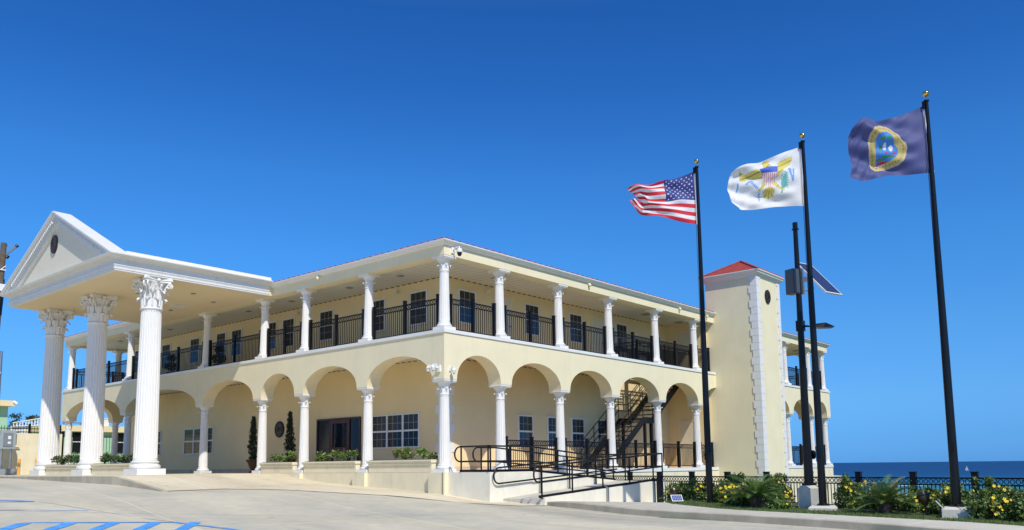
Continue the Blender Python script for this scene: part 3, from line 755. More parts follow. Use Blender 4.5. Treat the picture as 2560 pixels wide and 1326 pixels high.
rake(.052, xf+.02, xf+.55, .05).build('raking_cornice', PORT, PD)
rake(.104, xf+.07, xf+.55, .06).build('raking_cornice', PORT, PD)
rake(.166, xf+.12, xf+.55, .13).build('dentil_bed', mat('pale_blue_grey_trim', (.56,.60,.64), .5), PD)
rake(.298, xf+.19, xf+.55, .12).build('raking_cornice', PORT, PD)
b = MB(); sl = (GZ1-GZ0)/(GYM-GY0); k = math.hypot(1, sl); u = V((0,1,sl)).normalized(); nn = V((0,sl,-1)).normalized()
for sgn in (1,-1):
    L = math.hypot(GYM-GY0, GZ1-GZ0)
    for i in range(5, 40):
        t = i/42*L
        if t < .9: continue
        y = (GY0+u.y*t+nn.y*.23); z = GZ0+u.z*t+nn.z*.23
        if z < GZ0+.05: continue
        uu = u.copy(); n2 = nn.copy()
        if sgn < 0: y = GY0+GY1-y; uu.y *= -1; n2.y *= -1
        b.obox((xf+.095, y, z), (V((1,0,0)), uu, n2), (.026,.035,.05))
b.build('dentils', PORT, PD)
b = MB(); za = .30*k
b.prism([(PX-.0, GY0+za/sl, GZ0+.002),(PX-.0, GYM, GZ1-za),(PX-.0, GY1-za/sl, GZ0+.002)], (.3,0,0)); b.build('tympanum', mat('tympanum_cream', (.76,.70,.55), .8, var=.03), PD)
medallion(ML, 13.85, 8.17, PX, .27, 1.25)
# portico soffit lights
for (x, y) in ((-2.2,10.6),(-2.2,13.4),(-3.6,12.0),(-.9,11.5),(-1.2,14.2),(-3.4,15.4)):
    b = MB(); b.lathe([(.09,-.012),(.09,.003)], (x, y, ZS), 16); b.build('soffit_light', SILV, POR)
b = MB(); b.box(-1.7,12.9,ZS-.01,-1.1,13.5,ZS+.003); b.build('access_hatch', PORT, POR)
# big Corinthian columns
def big_column(x, y, first=[]):
    H = ZS
    if not first:
        b = MB(); a = .47; b.box(-a,-a,0,a,a,.20)
        b.lathe([(.44,.20),(.47,.23),(.475,.28),(.45,.325),(.41,.335),(.395,.35),(.395,.37),(.42,.39),(.43,.415),(.41,.44),(.375,.45),(.37,.47)], n=40); first.append(b.build('_t', WHITE, smooth=30))
        b = MB()
        def fl(a_, r, z_):
            if z_ < .56 or z_ > H-1.12: return r
            return r*(1-.10*(max(0, cos(a_*22))**.5))
        zs = [.46,.50,.54,.57,.9,2,3,4,H-1.14,H-1.11,H-1.07]
        b.lathe([((.385 if z_ < .5 else .365-.05*max(0,(z_-.5)/(H-1.6))), z_) for z_ in zs], n=220, fn=fl); first.append(b.build('_t', WHITE, smooth=35))
        b = MB(); c0 = H-1.07
        b.lathe([(.32,c0),(.35,c0+.015),(.36,c0+.04),(.35,c0+.065),(.31,c0+.08)], n=32)
        b.lathe([(.30,c0+.08),(.30,c0+.4),(.31,c0+.6),(.35,c0+.78),(.41,c0+.88),(.43,c0+.91)], n=32)
        for k in range(8):
            vs, fs = leafpts((0,0,0), k*pi/4, c0+.07, .30, .315, .13, .25, .03); b.add(vs, fs)
            vs, fs = leafpts((0,0,0), k*pi/4+pi/8, c0+.12, .50, .312, .15, .22, .06); b.add(vs, fs)
            vs, fs = leafpts((0,0,0), k*pi/4+pi/8*.5, c0+.34, .34, .33, .10, .10, .05); b.add(vs, fs)
            vs, fs = leafpts((0,0,0), k*pi/4-pi/8*.5, c0+.34, .34, .33, .10, .10, .05); b.add(vs, fs)
        for k in range(4):
            an = pi/4+k*pi/2
            for s_ in (-.10,.10): volute(b, an+s_, (0,0,0), .33, .565, c0+.45, c0+.90, .028)
            an = k*pi/2
            for s_ in (-.22,.22): volute(b, an+s_, (0,0,0), .33, .43, c0+.45, c0+.84, .022)
            b.lathe([(.02,-.05),(.06,-.03),(.07,0),(.05,.04),(.02,.06)], (.44*cos(an), .44*sin(an), c0+.97), 10)
        abacus(b, (0,0,0), .50, H-.155, H-.002, concave=.12); first.append(b.build('_t', WHITE, smooth=40))
        for q in first: COL.objects.unlink(q)
    r_ = bpy.data.objects.new('portico_column', first[1].data); COL.objects.link(r_); r_.parent = BLD; r_.location = (x, y, 0.003)
    for i, nn_ in ((0,'base'),(2,'capital')):
        c = bpy.data.objects.new(nn_, first[i].data); COL.objects.link(c); c.parent = r_
for (x, y) in ((-4.28,9.40),(-4.28,13.46),(-4.22,17.5)): big_column(x, y)

# ================================================================ things round the building
def planter(name, x0, y0, x1, y1, h, label, z=0.004):
    t = thing(name, ((x0+x1)/2, (y0+y1)/2, z), label, 'planter', 'masonry planters between the columns')
    b = MB(); b.box(x0+.03,y0+.03,z,x1-.03,y1-.03,z+h-.09); b.build('body', CREAM2, t)
    b = MB(); n = int((y1-y0)/.075)
    for i in range(n): y = y0+.03+(y1-y0-.06)*(i+.25)/n; b.box(x0-.01,y,z+h-.14,x0+.028,y+.035,z+h-.091)
    b.build('dentils', CREAM2, t)
    b = MB(); b.box(x0-.02,y0-.0,z+h-.088,x1+.02,y1+.0,z+h-.04); b.box(x0-.035,y0-.002,z+h-.04,x1+.03,y1+.002,z+h); b.build('cap', CREAM2, t)
    b = MB(); b.box(x0+.05,y0+.05,z+h,x1-.05,y1-.05,z+h+.015); b.build('soil', SOIL, t)
planter('planter', .02,.55,.50,3.48,.37, 'long cream planter with dentil edge nearest the building corner')
planter('planter', .02,4.05,.50,6.92,.37, 'long cream planter standing before the glazed entrance')
planter('planter', .02,7.49,.50,9.53,.37, 'shortest cream gallery planter, below the dark oval wall medallion')
planter('planter', -4.5,9.95,-4.0,12.92,.38, 'cream planter between the nearest and middle giant portico columns')
planter('planter', -4.5,14.0,-4.0,16.98,.38, 'cream planter between the middle and farthest giant portico columns')

def leaf_cluster(b, c, rx, ry, rz, n, size, mats=2, up=.3, m0=0):
    for i in range(n):
        while True:
            p = V((random.uniform(-1,1), random.uniform(-1,1), random.uniform(-1,1)))
            if p.length < 1: break
        r = p.length; p = V((c[0]+p.x*rx, c[1]+p.y*ry, c[2]+p.z*rz))
        d = V((random.gauss(0,1), random.gauss(0,1), random.gauss(up,.8))).normalized(); s_ = size*random.uniform(.6,1.3)
        x = d.cross(V((random.gauss(0,1),random.gauss(0,1),random.gauss(0,1)))).normalized()*s_*.28; t = p+d*s_
        mdl = p+d*s_*.5+x.cross(d).normalized()*s_*.08
        b.add([p, mdl+x, t, mdl-x], [(0,1,2,3)], m0+(0 if random.random() < .62 else 1)*(mats > 1))

def planter_shrubs(x, y0, y1, z, n, h, mats, label0, grp):
    for i in range(n):
        y = y0+(y1-y0)*(i+.5)/n+random.uniform(-.08,.08); hh = h*random.uniform(.7,1.2)
        t = thing('shrub', (x, y, z), label0[i], 'shrub', grp)
        b = MB()
        for k in range(5):
            a = random.uniform(0,6.28); b.tube([(x,y,z),(x+cos(a)*.05,y+sin(a)*.05,z+hh*.5),(x+cos(a)*.12,y+sin(a)*.12,z+hh*.9)], .006, 4)
        b.build('stems', BARK, t)
        b = MB()
        for k in range(6):
            a = random.uniform(0,6.28); q = random.uniform(0,.16); leaf_cluster(b, (x+cos(a)*q, y+sin(a)*q, z+hh*random.uniform(.35,.95)), .11,.11,.09, 34, .085)
        b.build('foliage', mats, t, recalc=False)
L3 = lambda place, n: ['%s leafy shrub in the %s' % (w_, place) for w_ in (['leftmost','second from left','middle','second from right','rightmost'] if n == 5 else ['leftmost','second from left','second from right','rightmost'] if n == 4 else ['leftmost','middle','rightmost'] if n == 3 else ['left','right'])][::-1]
planter_shrubs(.26, .65, 2.6, .38, 5, .28, [LEAF2, LEAF], L3('planter nearest the building corner', 5), 'shrubs in the gallery planters')
planter_shrubs(.26, 4.25, 6.5, .38, 5, .29, [LEAF2, LEAF], L3('planter before the glazed entrance', 5), 'shrubs in the gallery planters')
planter_shrubs(.26, 7.6, 9.2, .38, 4, .27, [LEAF2, LEAF], L3('short planter below the wall medallion', 4), 'shrubs in the gallery planters')
planter_shrubs(-4.25, 10.1, 12.7, .40, 5, .28, [LEAF, LEAFD], L3('planter between the near and middle giant columns', 5), 'shrubs in the portico planters')
planter_shrubs(-4.25, 14.2, 16.8, .40, 5, .28, [LEAF, LEAFD], L3('planter between the middle and far giant columns', 5), 'shrubs in the portico planters')

def cypress(x, y, z, h, label):
    t = thing('cypress', (x, y, z), label, 'conifer', 'slim conifers in urns')
    b = MB(); b.tube([(x,y,z),(x,y,z+h*.9)], [.025,.008], 6); b.build('trunk', BARK, t)
    b = MB()
    for i in range(46):
        u_ = i/45; r = .20*(1-u_)**.75*(.55+.45*min(1, u_*5))+.015
        for k in range(5):
            a = random.uniform(0,6.28); q = r*random.uniform(.4,1.05); leaf_cluster(b, (x+cos(a)*q, y+sin(a)*q, z+.08+u_*(h-.1)), .05,.05,.06, 16, .06, up=1.2)
    b.build('foliage', [LEAFD, mat('cypress_green', (.03,.055,.02), .6)] , t, recalc=False)
def urn(x, y, z, h, label):
    t = thing('urn', (x, y, z), label, 'planter urn', 'dark urns under the gallery')
    b = MB(); b.lathe([(.16,0),(.16,.04),(.08,.07),(.06,.12),(.10,.16),(.15,.26),(.18,.38),(.25,.46),(.27,h),(.23,h),(.2,h-.05)], (x,y,z), 24); b.build('bowl', TERRA, t, smooth=40)
urn(1.1,11.72,0,.52,'dark urn beside the gallery column left of the oval medallion'); cypress(1.1,11.72,.46,1.70,'slim conifer in an urn left of the oval wall medallion')
urn(1.1,9.28,0,.52,'dark urn mostly hidden behind the short planter'); cypress(1.1,9.28,.46,1.76,'slim conifer rising right of the oval wall medallion')
# dark topiary pots on the upper gallery
for (x, y, la) in ((1.0,18.3,'dark round topiary behind the upper railing near the portico column'),(1.0,14.3,'dark topiary behind the upper railing left of the lit gallery column')):
    t = thing('topiary', (x, y, 4.17), la, 'potted shrub', 'topiaries on the upper gallery')
    b = MB(); b.lathe([(.14,0),(.2,.25),(.22,.3),(.18,.3)], (x,y,4.17), 18); b.build('pot', TERRA, t, smooth=40)
    b = MB(); b.tube([(x,y,4.3),(x,y,5.2)], .02, 6); b.build('trunk', BARK, t)
    b = MB(); leaf_cluster(b, (x,y,4.72), .3,.3,.22, 700, .07); leaf_cluster(b, (x,y,5.12), .2,.2,.18, 400, .07); b.build('foliage', [LEAFD, LEAFD], t, recalc=False)

# security cameras
def dome_cam(name, p, n, label, dark=False, drop=.0, reach=.22, s_=1, grp='security cameras'):
    n = V(n); p = V(p); t = thing(name, p, label, 'security camera', grp); q = p+n*reach; side = n.cross(V((0,0,1)))
    b = MB(); b.obox(p+n*.02, (n, side, V((0,0,1))), (.02,.05*s_,.08*s_)); b.tube([p+V((0,0,.0)), p+n*reach*.55+V((0,0,.05*s_)), q+V((0,0,.05*s_)), q], .022*s_, 8); b.build('bracket', CAMW, t, smooth=40)
    b = MB(); b.lathe([(.02,.02),(.06*s_,0),(.078*s_,-.05*s_),(.078*s_,-.09*s_),(.07*s_,-.10*s_)], tuple(q), 18); b.build('housing', CAMW, t, smooth=40)
    b = MB(); b.lathe([(.066*s_,-.10*s_),(.062*s_,-.14*s_),(.04*s_,-.185*s_),(.005,-.20*s_)], tuple(q), 18); b.build('dome', GL if dark else CAMW, t, smooth=60)
    if not dark:
        b = MB(); b.lathe([(.024,-.012),(.024,.0)], (q.x, q.y, q.z-.19*s_), 12); b.build('lens', DARK, t)
dome_cam('security_camera', (.35,0,6.62), (0,-1,0), 'dark domed security camera hanging from the beam above the corner column', True, reach=.30, s_=1.15)
b = MB()
t = thing('camera_bracket', (0,.22,3.02), 'white junction box and arm on the left side of the building corner', 'bracket')
b.box(-.05,.14,2.93,0,.26,3.13); b.tube([(-.04,.2,3.06),(-.2,.28,3.06),(-.28,.42,3.05)], .025, 8); b.build('arm', CAMW, t)
dome_cam('security_camera', (-.12,.30,3.08), (-.6,.8,0), 'leftmost of the three low white cameras at the building corner', reach=.18, s_=.8)
dome_cam('security_camera', (-.12,.22,3.10), (-1,-.1,0), 'white camera with a dark lens just left of the building corner edge', reach=.14, s_=.8)
dome_cam('security_camera', (.23,0,3.02), (0,-1,0), 'small white camera on the right side of the building corner', reach=.17, s_=.8)

# ---- staircase
t = thing('staircase', (9.4,1.4,0), 'black steel staircase rising inside the right arcade', 'staircase')
for y in (.82,1.95):
    b = MB()
    for (a, c) in (((9.35,-.1),(12.15,1.95)),((12.15,1.95),(12.85,1.95)),((12.85,1.95),(15.75,4.12))):
        b.bar((a[0],y,a[1]), (c[0],y,c[1]), .05, .26)
    b.build('stringer', STEEL, t)
b = MB()
for i in range(10):
    x = 9.55+i*.26; z = .18+i*.19; b = MB(); b.box(x,.85,z-.03,x+.28,1.92,z); b.build('tread', STEEL, t)
for i in range(11):
    x = 12.95+i*.26; z = 2.24+i*.19; b = MB(); b.box(x,.85,z-.03,x+.28,1.92,z); b.build('tread', STEEL, t)
b = MB(); b.box(12.1,.85,1.98,12.95,1.92,2.04); b.build('landing', STEEL, t)
for (x, y) in ((12.3,.86),(12.3,1.9)):
    b = MB(); b.box(x-.05,y-.05,0,x+.05,y+.05,1.9); b.build('leg', STEEL, t)
b = MB(); b.box(12.75,.8,0,12.87,.92,1.9); b.build('leg', STEEL, t)
for y in (.80,1.98):
    b = MB()
    for hh in (.35,.62,.95):
        b.tube([(9.35,y,.05+hh),(12.1,y,2.05+hh),(12.85,y,2.05+hh),(15.6,y,4.15+hh) if y > 1 else (14.6,y,3.4+hh)], .018, 6)
    for (x, z) in ((9.4,.1),(10.3,.75),(11.2,1.4),(12.1,2.05),(12.85,2.05),(13.8,2.8),(14.6,3.4)): b.tube([(x,y,z),(x,y,z+.95)], .018, 6)
    b.build('handrail', STEEL, t)

# ---- switchback ramp
RAMPM = mat('pale_ramp_paint', (.82,.77,.62), .85, var=.06, scale=2, bump=.3, bscale=40); weather(RAMPM, .14, (4,4,1))
t = thing('access_ramp', (.5,-2,-.8), 'cream masonry switchback ramp in front of the right arcade', 'ramp')
def slope_block(b, x0, x1, y0, y1, za, zb_, zbot0, zbot1):
    b.add([(x0,y0,zbot0),(x1,y0,zbot1),(x1,y1,zbot1),(x0,y1,zbot0),(x0,y0,za),(x1,y0,zb_),(x1,y1,zb_),(x0,y1,za)], [(0,1,2,3),(4,5,6,7),(0,1,5,4),(1,2,6,5),(2,3,7,6),(3,0,4,7)])
b = MB(); b.box(.05,-1.72,-1.6,1.9,-.003,-.004); b.build('upper_platform', RAMPM, t)
b = MB(); slope_block(b, 1.901,6.4,-1.70,-.002,-.006,-.36,-1.8,-2.2); b.build('upper_flight', RAMPM, t)
b = MB(); slope_block(b, .6,6.4,-3.05,-1.721,-.74,-.36,-1.5,-2.2); b.build('lower_flight', WALK, t)
b = MB(); b.box(6.401,-3.05,-2.4,7.2,-.2,-.36); b.build('landing', WALK, t)
b = MB(); slope_block(b, .58,6.9,-3.22,-3.052,-.69,-.33,-1.5,-2.4); b.build('outer_wall', RAMPM, t)
def rail_run(P, posts, name='handrail', base=True, low=.30, r=.024, z_off=.72, loop=True):
    """P: list of base points; two rails joined by a round end"""
    b = MB(); P = [V(p) for p in P]; Z = V((0,0,1))
    for hh in (z_off, low): b.tube([p+Z*hh for p in P], r, 8)
    d = (P[0]-P[1]).normalized(); c = P[0]+Z*(z_off+low)/2; rr = (z_off-low)/2
    if loop: b.tube([c+Z*(rr*cos(a))+d*(rr*sin(a)) for a in [pi*i/10 for i in range(11)]], r, 8)
    for q in posts: q = V(q); b.tube([q, q+Z*z_off], r, 8); b.tube([q, q+Z*.015], .05, 8)
    if base: b.bar(P[0]+Z*.035, P[1]+Z*.035, .03, .07); [b.bar(p+Z*.035, q+Z*.035, .03, .07) for p, q in zip(P[1:], P[2:])]
    b.build(name, BLACK, t, smooth=50)
z1 = lambda x: -.70+(x-.58)/(6.9-.58)*.37
rail_run([(.08,-.55,0),(.08,-1.66,0)], [(.08,-.6,0),(.08,-1.64,0)])
b = MB()
rail_run([(.1,-1.66,0),(1.9,-1.66,0),(6.3,-1.66,-.36)], [(.15,-1.66,0),(1.0,-1.66,0),(1.9,-1.66,0),(3.2,-1.66,-.1),(4.7,-1.66,-.22),(6.2,-1.66,-.35)], base=True, loop=False)
rail_run([(1.2,-.2,0),(2.0,-.2,0),(6.8,-.2,-.36)], [(1.35,-.2,0),(2.6,-.2,-.04),(4.1,-.2,-.17),(5.6,-.2,-.28),(6.8,-.2,-.36)], base=False)
rail_run([(.35,-1.80,-.74),(6.2,-1.80,-.40)], [(2.2,-1.8,-.63),(3.6,-1.8,-.54),(5.0,-1.8,-.46)], base=False, z_off=.86, low=.42)
rail_run([(.45,-3.13,-.70),(5.0,-3.13,z1(5.0)),(6.85,-3.13,-.33)], [(.58,-3.13,-.72),(1.95,-3.13,z1(1.95)),(3.45,-3.13,z1(3.45)),(4.9,-3.13,z1(4.9)),(6.28,-3.13,-.36),(6.85,-3.13,-.33)], z_off=.84, low=.42)
rail_run([(6.85,-3.1,-.33),(6.85,-.3,-.33)], [(6.85,-1.7,-.36)], z_off=.84, low=.42, base=False, loop=False)
b = MB(); b.tube([(3.5,-3.26,-.95),(3.5,-3.26,-.50)], .045, 8); b.tube([(3.5,-3.26,-.52),(3.5,-3.16,-.45)], .03, 8); b.build('drain_pipe', SILV, t)

# ---- boundary fence
t = thing('fence', (5.2,-6.5,-1), 'black metal picket fence with ring frieze behind the flower bed', 'fence')
fy = [-.75,-2.15]
P = []; step = 1.42; dy = step/math.hypot(1,.3)
for i in range(15):
    y = -.78-i*dy; P.append(V((FX(y), y, 0)))
for i, p in enumerate(P):
    b = MB(); b.box(p.x-.065,p.y-.065,-1.5,p.x+.065,p.y+.065,-.09-.01*0); b.box(p.x-.075,p.y-.075,-.095,p.x+.075,p.y+.075,-.07); b.build('post', BLACK, t)
for p, q in zip(P, P[1:]):
    railing((p.x,p.y,-1.22), (q.x,q.y,-1.22), 0, t, name='panel', posts=(), h=1.02)

# ---- flags and poles
def flagpole(x, y, z, H, label, fz):
    t = thing('flagpole', (x, y, z), label, 'flagpole', 'black flagpoles in the flower bed')
    b = MB(); b.tube([(x,y,z),(x,y,z+H*.35),(x,y,z+H)], [.088,.078,.038], 20); b.tube([(x,y,z),(x,y,z+.05)], [.16,.10], 20); b.build('pole', POLEM, t, smooth=50)
    b = MB(); b.tube([(x,y,z+H),(x,y,z+H+.03)], .055, 14); b.box(x-.09,y+.02,z+H-.17,x-.04,y+.07,z+H-.01); b.build('truck', BLACK, t)
    b = MB(); b.tube([(x,y,z+H+.03),(x,y,z+H+.12)], .009, 6); b.build('spindle', SILV, t)
    bb = bmesh.new(); bmesh.ops.create_uvsphere(bb, u_segments=24, v_segments=16, radius=.068)
    me = bpy.data.meshes.new('ball'); bb.to_mesh(me); bb.free(); me.materials.append(GOLD); me.polygons.foreach_set('use_smooth', [True]*len(me.polygons))
    o_ = bpy.data.objects.new('ball', me); COL.objects.link(o_); o_.parent = t; o_.location = (0,0,H+.175)
    b = MB(); b.tube([(x-.07,y+.045,z+H-.1),(x-.075,y+.05,z+1.25)], .006, 4); b.tube([(x-.09,y-.02,z+1.2),(x-.09,y+.06,z+1.2)], .012, 6); b.build('halyard', BLACK, t)
    b = MB(); b.box(x-.12,y-.05,z+1.12,x-.06,y+.05,z+1.3); b.build('cleat', BLACK, t)
poles = [(2.93,-6.85,-.86),(2.47,-9.97,-.83),(1.61,-12.99,-.75)]

CAMP = V((-17.0922678,-17.33739668,.16211535)); YAW, PIT, ROL, FPX, PPY = R(49.2711), R(7.051), R(-.6481), 2086.2, 907.14
FW = V((sin(YAW)*cos(PIT), cos(YAW)*cos(PIT), sin(PIT))); RT = V((cos(YAW), -sin(YAW), 0)); UP = RT.cross(FW)
RT2 = RT*cos(ROL)+UP*sin(ROL); UP2 = -RT*sin(ROL)+UP*cos(ROL)

def in_poly(x, y, P):
    c = False; j = len(P)-1
    for i in range(len(P)):
        if (P[i][1] > y) != (P[j][1] > y) and x < (P[j][0]-P[i][0])*(y-P[i][1])/(P[j][1]-P[i][1])+P[i][0]: c = not c
        j = i
    return c
def cr1(a, b_, c, d, t): return .5*((2*b_)+(-a+c)*t+(2*a-5*b_+4*c-d)*t*t+(-a+3*b_-3*c+d)*t**3)
def crs(L, t):
    n = len(L)-1; k = min(n-1, int(t*n)); f = t*n-k
    g_ = lambda i: L[i] if 0 <= i <= n else (2*L[0][0]-L[1][0], 2*L[0][1]-L[1][1]) if i < 0 else (2*L[n][0]-L[n-1][0], 2*L[n][1]-L[n-1][1])
    a, b_, c, d = g_(k-1), g_(k), g_(k+1), g_(k+2)
    return tuple(cr1(a[i], b_[i], c[i], d[i], f) for i in (0,1))
def flag(grid, scl, pole, ztop, pole_h, design, mats, label, ripple, NU=150, NV=96):
    """grid rows (u steps) of columns (v steps) give the cloth outline in its own drawing units;
    the cloth hangs in a vertical plane square to the wind, rippling out of it"""
    px, py, pz = pole
    wind = V((-.60,.80,0)).normalized(); out = V((.80,.60,0)).normalized()
    x0, y0 = grid[0][0]
    t = thing('flag', (px-.07,py+.05,ztop), label, 'flag', 'flags flying from the black poles')
    b = MB(); D = []
    for i in range(NU+1):
        u_ = i/NU; col = [crs([g_[j] for g_ in grid], u_) for j in range(len(grid[0]))]
        for j in range(NV+1):
            v_ = j/NV; q = crs(col, v_); D.append(q)
            sx = (x0-q[0])*scl; sz = (y0-q[1])*scl
            dep = ripple(u_, v_, q)
            p = V((px,py,ztop))+wind*(sx+.09)+V((0,0,sz))+out*dep
            b.v.append(tuple(p))
    for i in range(NU):
        for j in range(NV):
            a = i*(NV+1)+j; q = D[a]; r_ = D[a+NV+2]
            b.f.append((a, a+1, a+NV+2, a+NV+1)); b.mi.append(design((i+.5)/NU, (j+.5)/NV, (q[0]+r_[0])/2, (q[1]+r_[1])/2))
    b.build('cloth', mats, t, recalc=False, smooth=180)
    b = MB(); g0 = grid[0][0]; g1 = grid[0][-1]
    hz = (g1[1]-g0[1])*scl
    top = V((px,py,ztop))+wind*.085; bot = top+V((0,0,-hz))-wind*((g1[0]-g0[0])*scl)
    b.bar(top, bot, .012, .035); b.build('heading', mat('white_heading', (.85,.84,.9), .6) if 'white_heading' not in bpy.data.materials else bpy.data.materials['white_heading'], t)
def cloth(name, c):
    m = mat(name, c, .65, var=.03, scale=30); nt = m.node_tree; b_ = nt.nodes['Principled BSDF']; o_ = nt.nodes['Material Output']
    tr = nt.nodes.new('ShaderNodeBsdfTranslucent'); tr.inputs[0].default_value = (*c, 1); mx = nt.nodes.new('ShaderNodeMixShader'); mx.inputs[0].default_value = .25
    nt.links.new(b_.outputs[0], mx.inputs[1]); nt.links.new(tr.outputs[0], mx.inputs[2]); nt.links.new(mx.outputs[0], o_.inputs[0]); return m
CW, CR, CB = cloth('flag_white', (.82,.82,.82)), cloth('flag_red', (.68,.02,.045)), cloth('flag_blue', (.035,.05,.24))
CY, CLB, CTE, CPK, CBL = cloth('emblem_yellow', (.80,.66,.14)), cloth('emblem_light_blue', (.20,.42,.80)), cloth('emblem_teal', (.16,.50,.46)), cloth('emblem_pink_stripe', (.75,.38,.42)), cloth('emblem_shield_blue', (.05,.14,.62))
CPU, CTX, CDG = cloth('flag_purple_blue', (.075,.09,.25)), cloth('emblem_lettering', (.10,.09,.06)), cloth('emblem_green', (.05,.28,.12))
CGD = cloth('emblem_gold', (.62,.48,.16)); CSK = cloth('emblem_sky', (.06,.26,.72)); CDY = cloth('emblem_outline', (.42,.36,.12)); CRP = cloth('emblem_rope', (.55,.50,.46))

us = [[(1140,285),(1141,482),(1146,680),(1150,880),(1155,1075)],
      [(925,355),(935,515),(945,675),(920,850),(905,1028)],
      [(703,395),(712,530),(725,705),(700,830),(650,950)],
      [(500,462),(500,555),(490,700),(500,790),(455,912)],
      [(300,455),(345,530),(415,655),(370,775),(345,865)],
      [(180,505),(215,560),(315,632),(262,655),(195,680)]]
stars = []
for r_ in range(9):
    for c_ in range(6 if r_ % 2 == 0 else 5):
        stars.append(((.4/12)*(1+2*c_+(r_ % 2)), (7/13)/10*(r_+1)))
star = []
for k in range(10):
    rr = .021 if k % 2 == 0 else .0085; a = pi/2+k*pi/5; star.append((rr*cos(a)/1.5, -rr*sin(a)))
def d_us(u_, v_, x, y):
    if u_ < .4 and v_ < 7/13:
        for (su, sv) in stars:
            if abs(u_-su) < .018 and abs(v_-sv) < .025 and in_poly(u_-su, v_-sv, star): return 0
        return 2
    return 1 if int(v_*13) % 2 == 0 else 0
def rip(am, fu, fv, ph, diag=0):
    return lambda u_, v_, q: (am*sin(fu*u_*6.28+fv*v_*6.28+ph)*min(1, u_*2.2)+.4*am*sin(11*u_+17*v_+ph)*min(1, u_*3)+.12*am*sin(19*u_-26*v_+3*sin(5*u_+2*v_))*min(1, u_*5)+.3*am*sin(7*v_-9*u_*v_+ph)*min(1,u_*3)+diag*v_*u_)
sc1 = 1.0/5.765/94*1.03
H1 = 9.1
for (p, H_, la) in zip(poles, (9.07,8.78,8.53), ('black flagpole flying the striped red, white and blue flag', 'black flagpole flying the white flag with the yellow eagle', 'rightmost and tallest looking black flagpole, flying the dark blue flag')):
    flagpole(*p, H_, la, 0)
flag(us, 1/5.765/92.5, poles[0], poles[0][2]+9.07-.12, 9.1, d_us, [CW, CR, CB], 'red and white striped flag with white stars on blue, its end folded', rip(.10, .9, .5, .4), NU=170, NV=117)
vi = [[(1132,285),(1140,500),(1148,710),(1157,920),(1167,1133)],
      [(940,345),(960,540),(975,740),(985,930),(1000,1120)],
      [(760,418),(770,590),(780,780),(780,960),(790,1128)],
      [(580,495),(590,650),(600,820),(600,980),(600,1145)],
      [(400,512),(395,660),(400,830),(405,990),(410,1152)],
      [(265,560),(235,700),(225,850),(250,1010),(290,1153)],
      [(195,610),(145,760),(140,880),(170,1030),(235,1130)]]
SHT = [(555,600),(620,590),(690,562),(760,560),(815,555),(815,600),(805,650),(590,655)]
SHB = [(590,655),(805,650),(790,720),(740,810),(690,860),(650,820),(620,730)]
YP = [[(615,580),(610,520),(625,490),(670,470),(720,478),(700,495),(712,520),(750,555),(690,562),(620,590)],
      [(815,520),(860,480),(950,440),(1030,408),(1015,490),(980,545),(900,600),(870,650),(800,720),(790,720),(815,600)],
      [(300,585),(345,640),(400,650),(520,595),(548,610),(590,655),(615,725),(520,715),(420,715),(370,745),(310,740),(298,650)],
      [(620,740),(650,820),(610,860),(560,905),(535,880),(580,850),(595,800)],[(760,760),(800,790),(830,850),(905,880),(890,905),(840,890),(760,840),(730,810)],
      [(650,860),(720,845),(765,900),(740,980),(680,1010),(620,980),(610,910)]]
VP = [(955,590),(1000,590),(1018,720),(1020,600),(1048,590),(1030,770),(1008,782)]
IP = [(265,765),(292,765),(285,850),(262,895),(250,880),(262,830)]
ARR = [[(360,795),(440,730),(505,740),(470,765),(530,830),(560,880),(545,890),(500,830),(440,770),(400,805)],[(545,905),(578,915),(575,1000),(558,1050),(542,990)],[(400,750),(460,735),(560,850),(548,862),(450,770)]]
BR = [(900,690),(925,640),(940,700),(930,840),(890,870),(860,950),(840,950),(860,870),(850,800),(880,740)]
def d_vi(u_, v_, x, y):
    if 200 < x < 1060 and 400 < y < 1060:
        if in_poly(x, y, SHT): return 4
        if in_poly(x, y, SHB): return 3 if int((x-600+(y-655)*.0)/13) % 2 == 0 else 0
        for k, P_ in enumerate(YP):
            if in_poly(x, y, P_):
                f_ = (k == 1 and int((x*.5+y)/22) % 4 == 0) or (k == 2 and int((x*.3+y)/20) % 4 == 0) or (k == 5 and int(math.atan2(x-690, y-840)*9+40) % 3 == 0) or (k in (0,3,4) and int((x+y)/17) % 6 == 0)
                return 7 if f_ else 1
        if in_poly(x, y, VP) or in_poly(x, y, IP): return 2
        for P_ in ARR:
            if in_poly(x, y, P_): return 2 if int((x+y)/9) % 4 else 0
        if in_poly(x, y, BR) or (850 < x < 955 and 640 < y < 870 and int((y+abs(x-900)*.7)/17) % 2 == 0 and abs(x-905) < 52): return 5
    return 0
flag(vi, 1/5.765/98.5, poles[1], poles[1][2]+8.78-.12, 9, d_vi, [CW, CY, CLB, CPK, CBL, CTE, CTX, CDY], 'white flag with a yellow eagle, striped shield and blue letters', rip(.09, .8, .6, 2.0), NU=190, NV=120)
fl3 = [[(1070,272),(1087,480),(1104,690),(1122,900),(1140,1103)],
       [(880,345),(895,540),(905,730),(915,920),(940,1105)],
       [(690,398),(705,570),(712,750),(720,930),(750,1112)],
       [(540,430),(550,600),(560,770),(570,950),(590,1122)],
       [(385,385),(400,570),(420,770),(430,960),(430,1150)],
       [(290,450),(290,620),(300,800),(310,990),(310,1178)],
       [(210,545),(178,680),(205,850),(190,1010),(150,1156)]]
RO = [(560,485),(640,510),(700,560),(745,620),(778,690),(830,730),(850,800),(840,870),(800,950),(750,990),(640,1020),(480,1048),(455,1010),(430,850),(412,700),(430,600),(480,520)]
def shrink(P_, f_, cx_, cy_): return [(cx_+(x-cx_)*f_, cy_+(y-cy_)*f_) for x, y in P_]
RG = shrink(RO, .93, 610, 770)
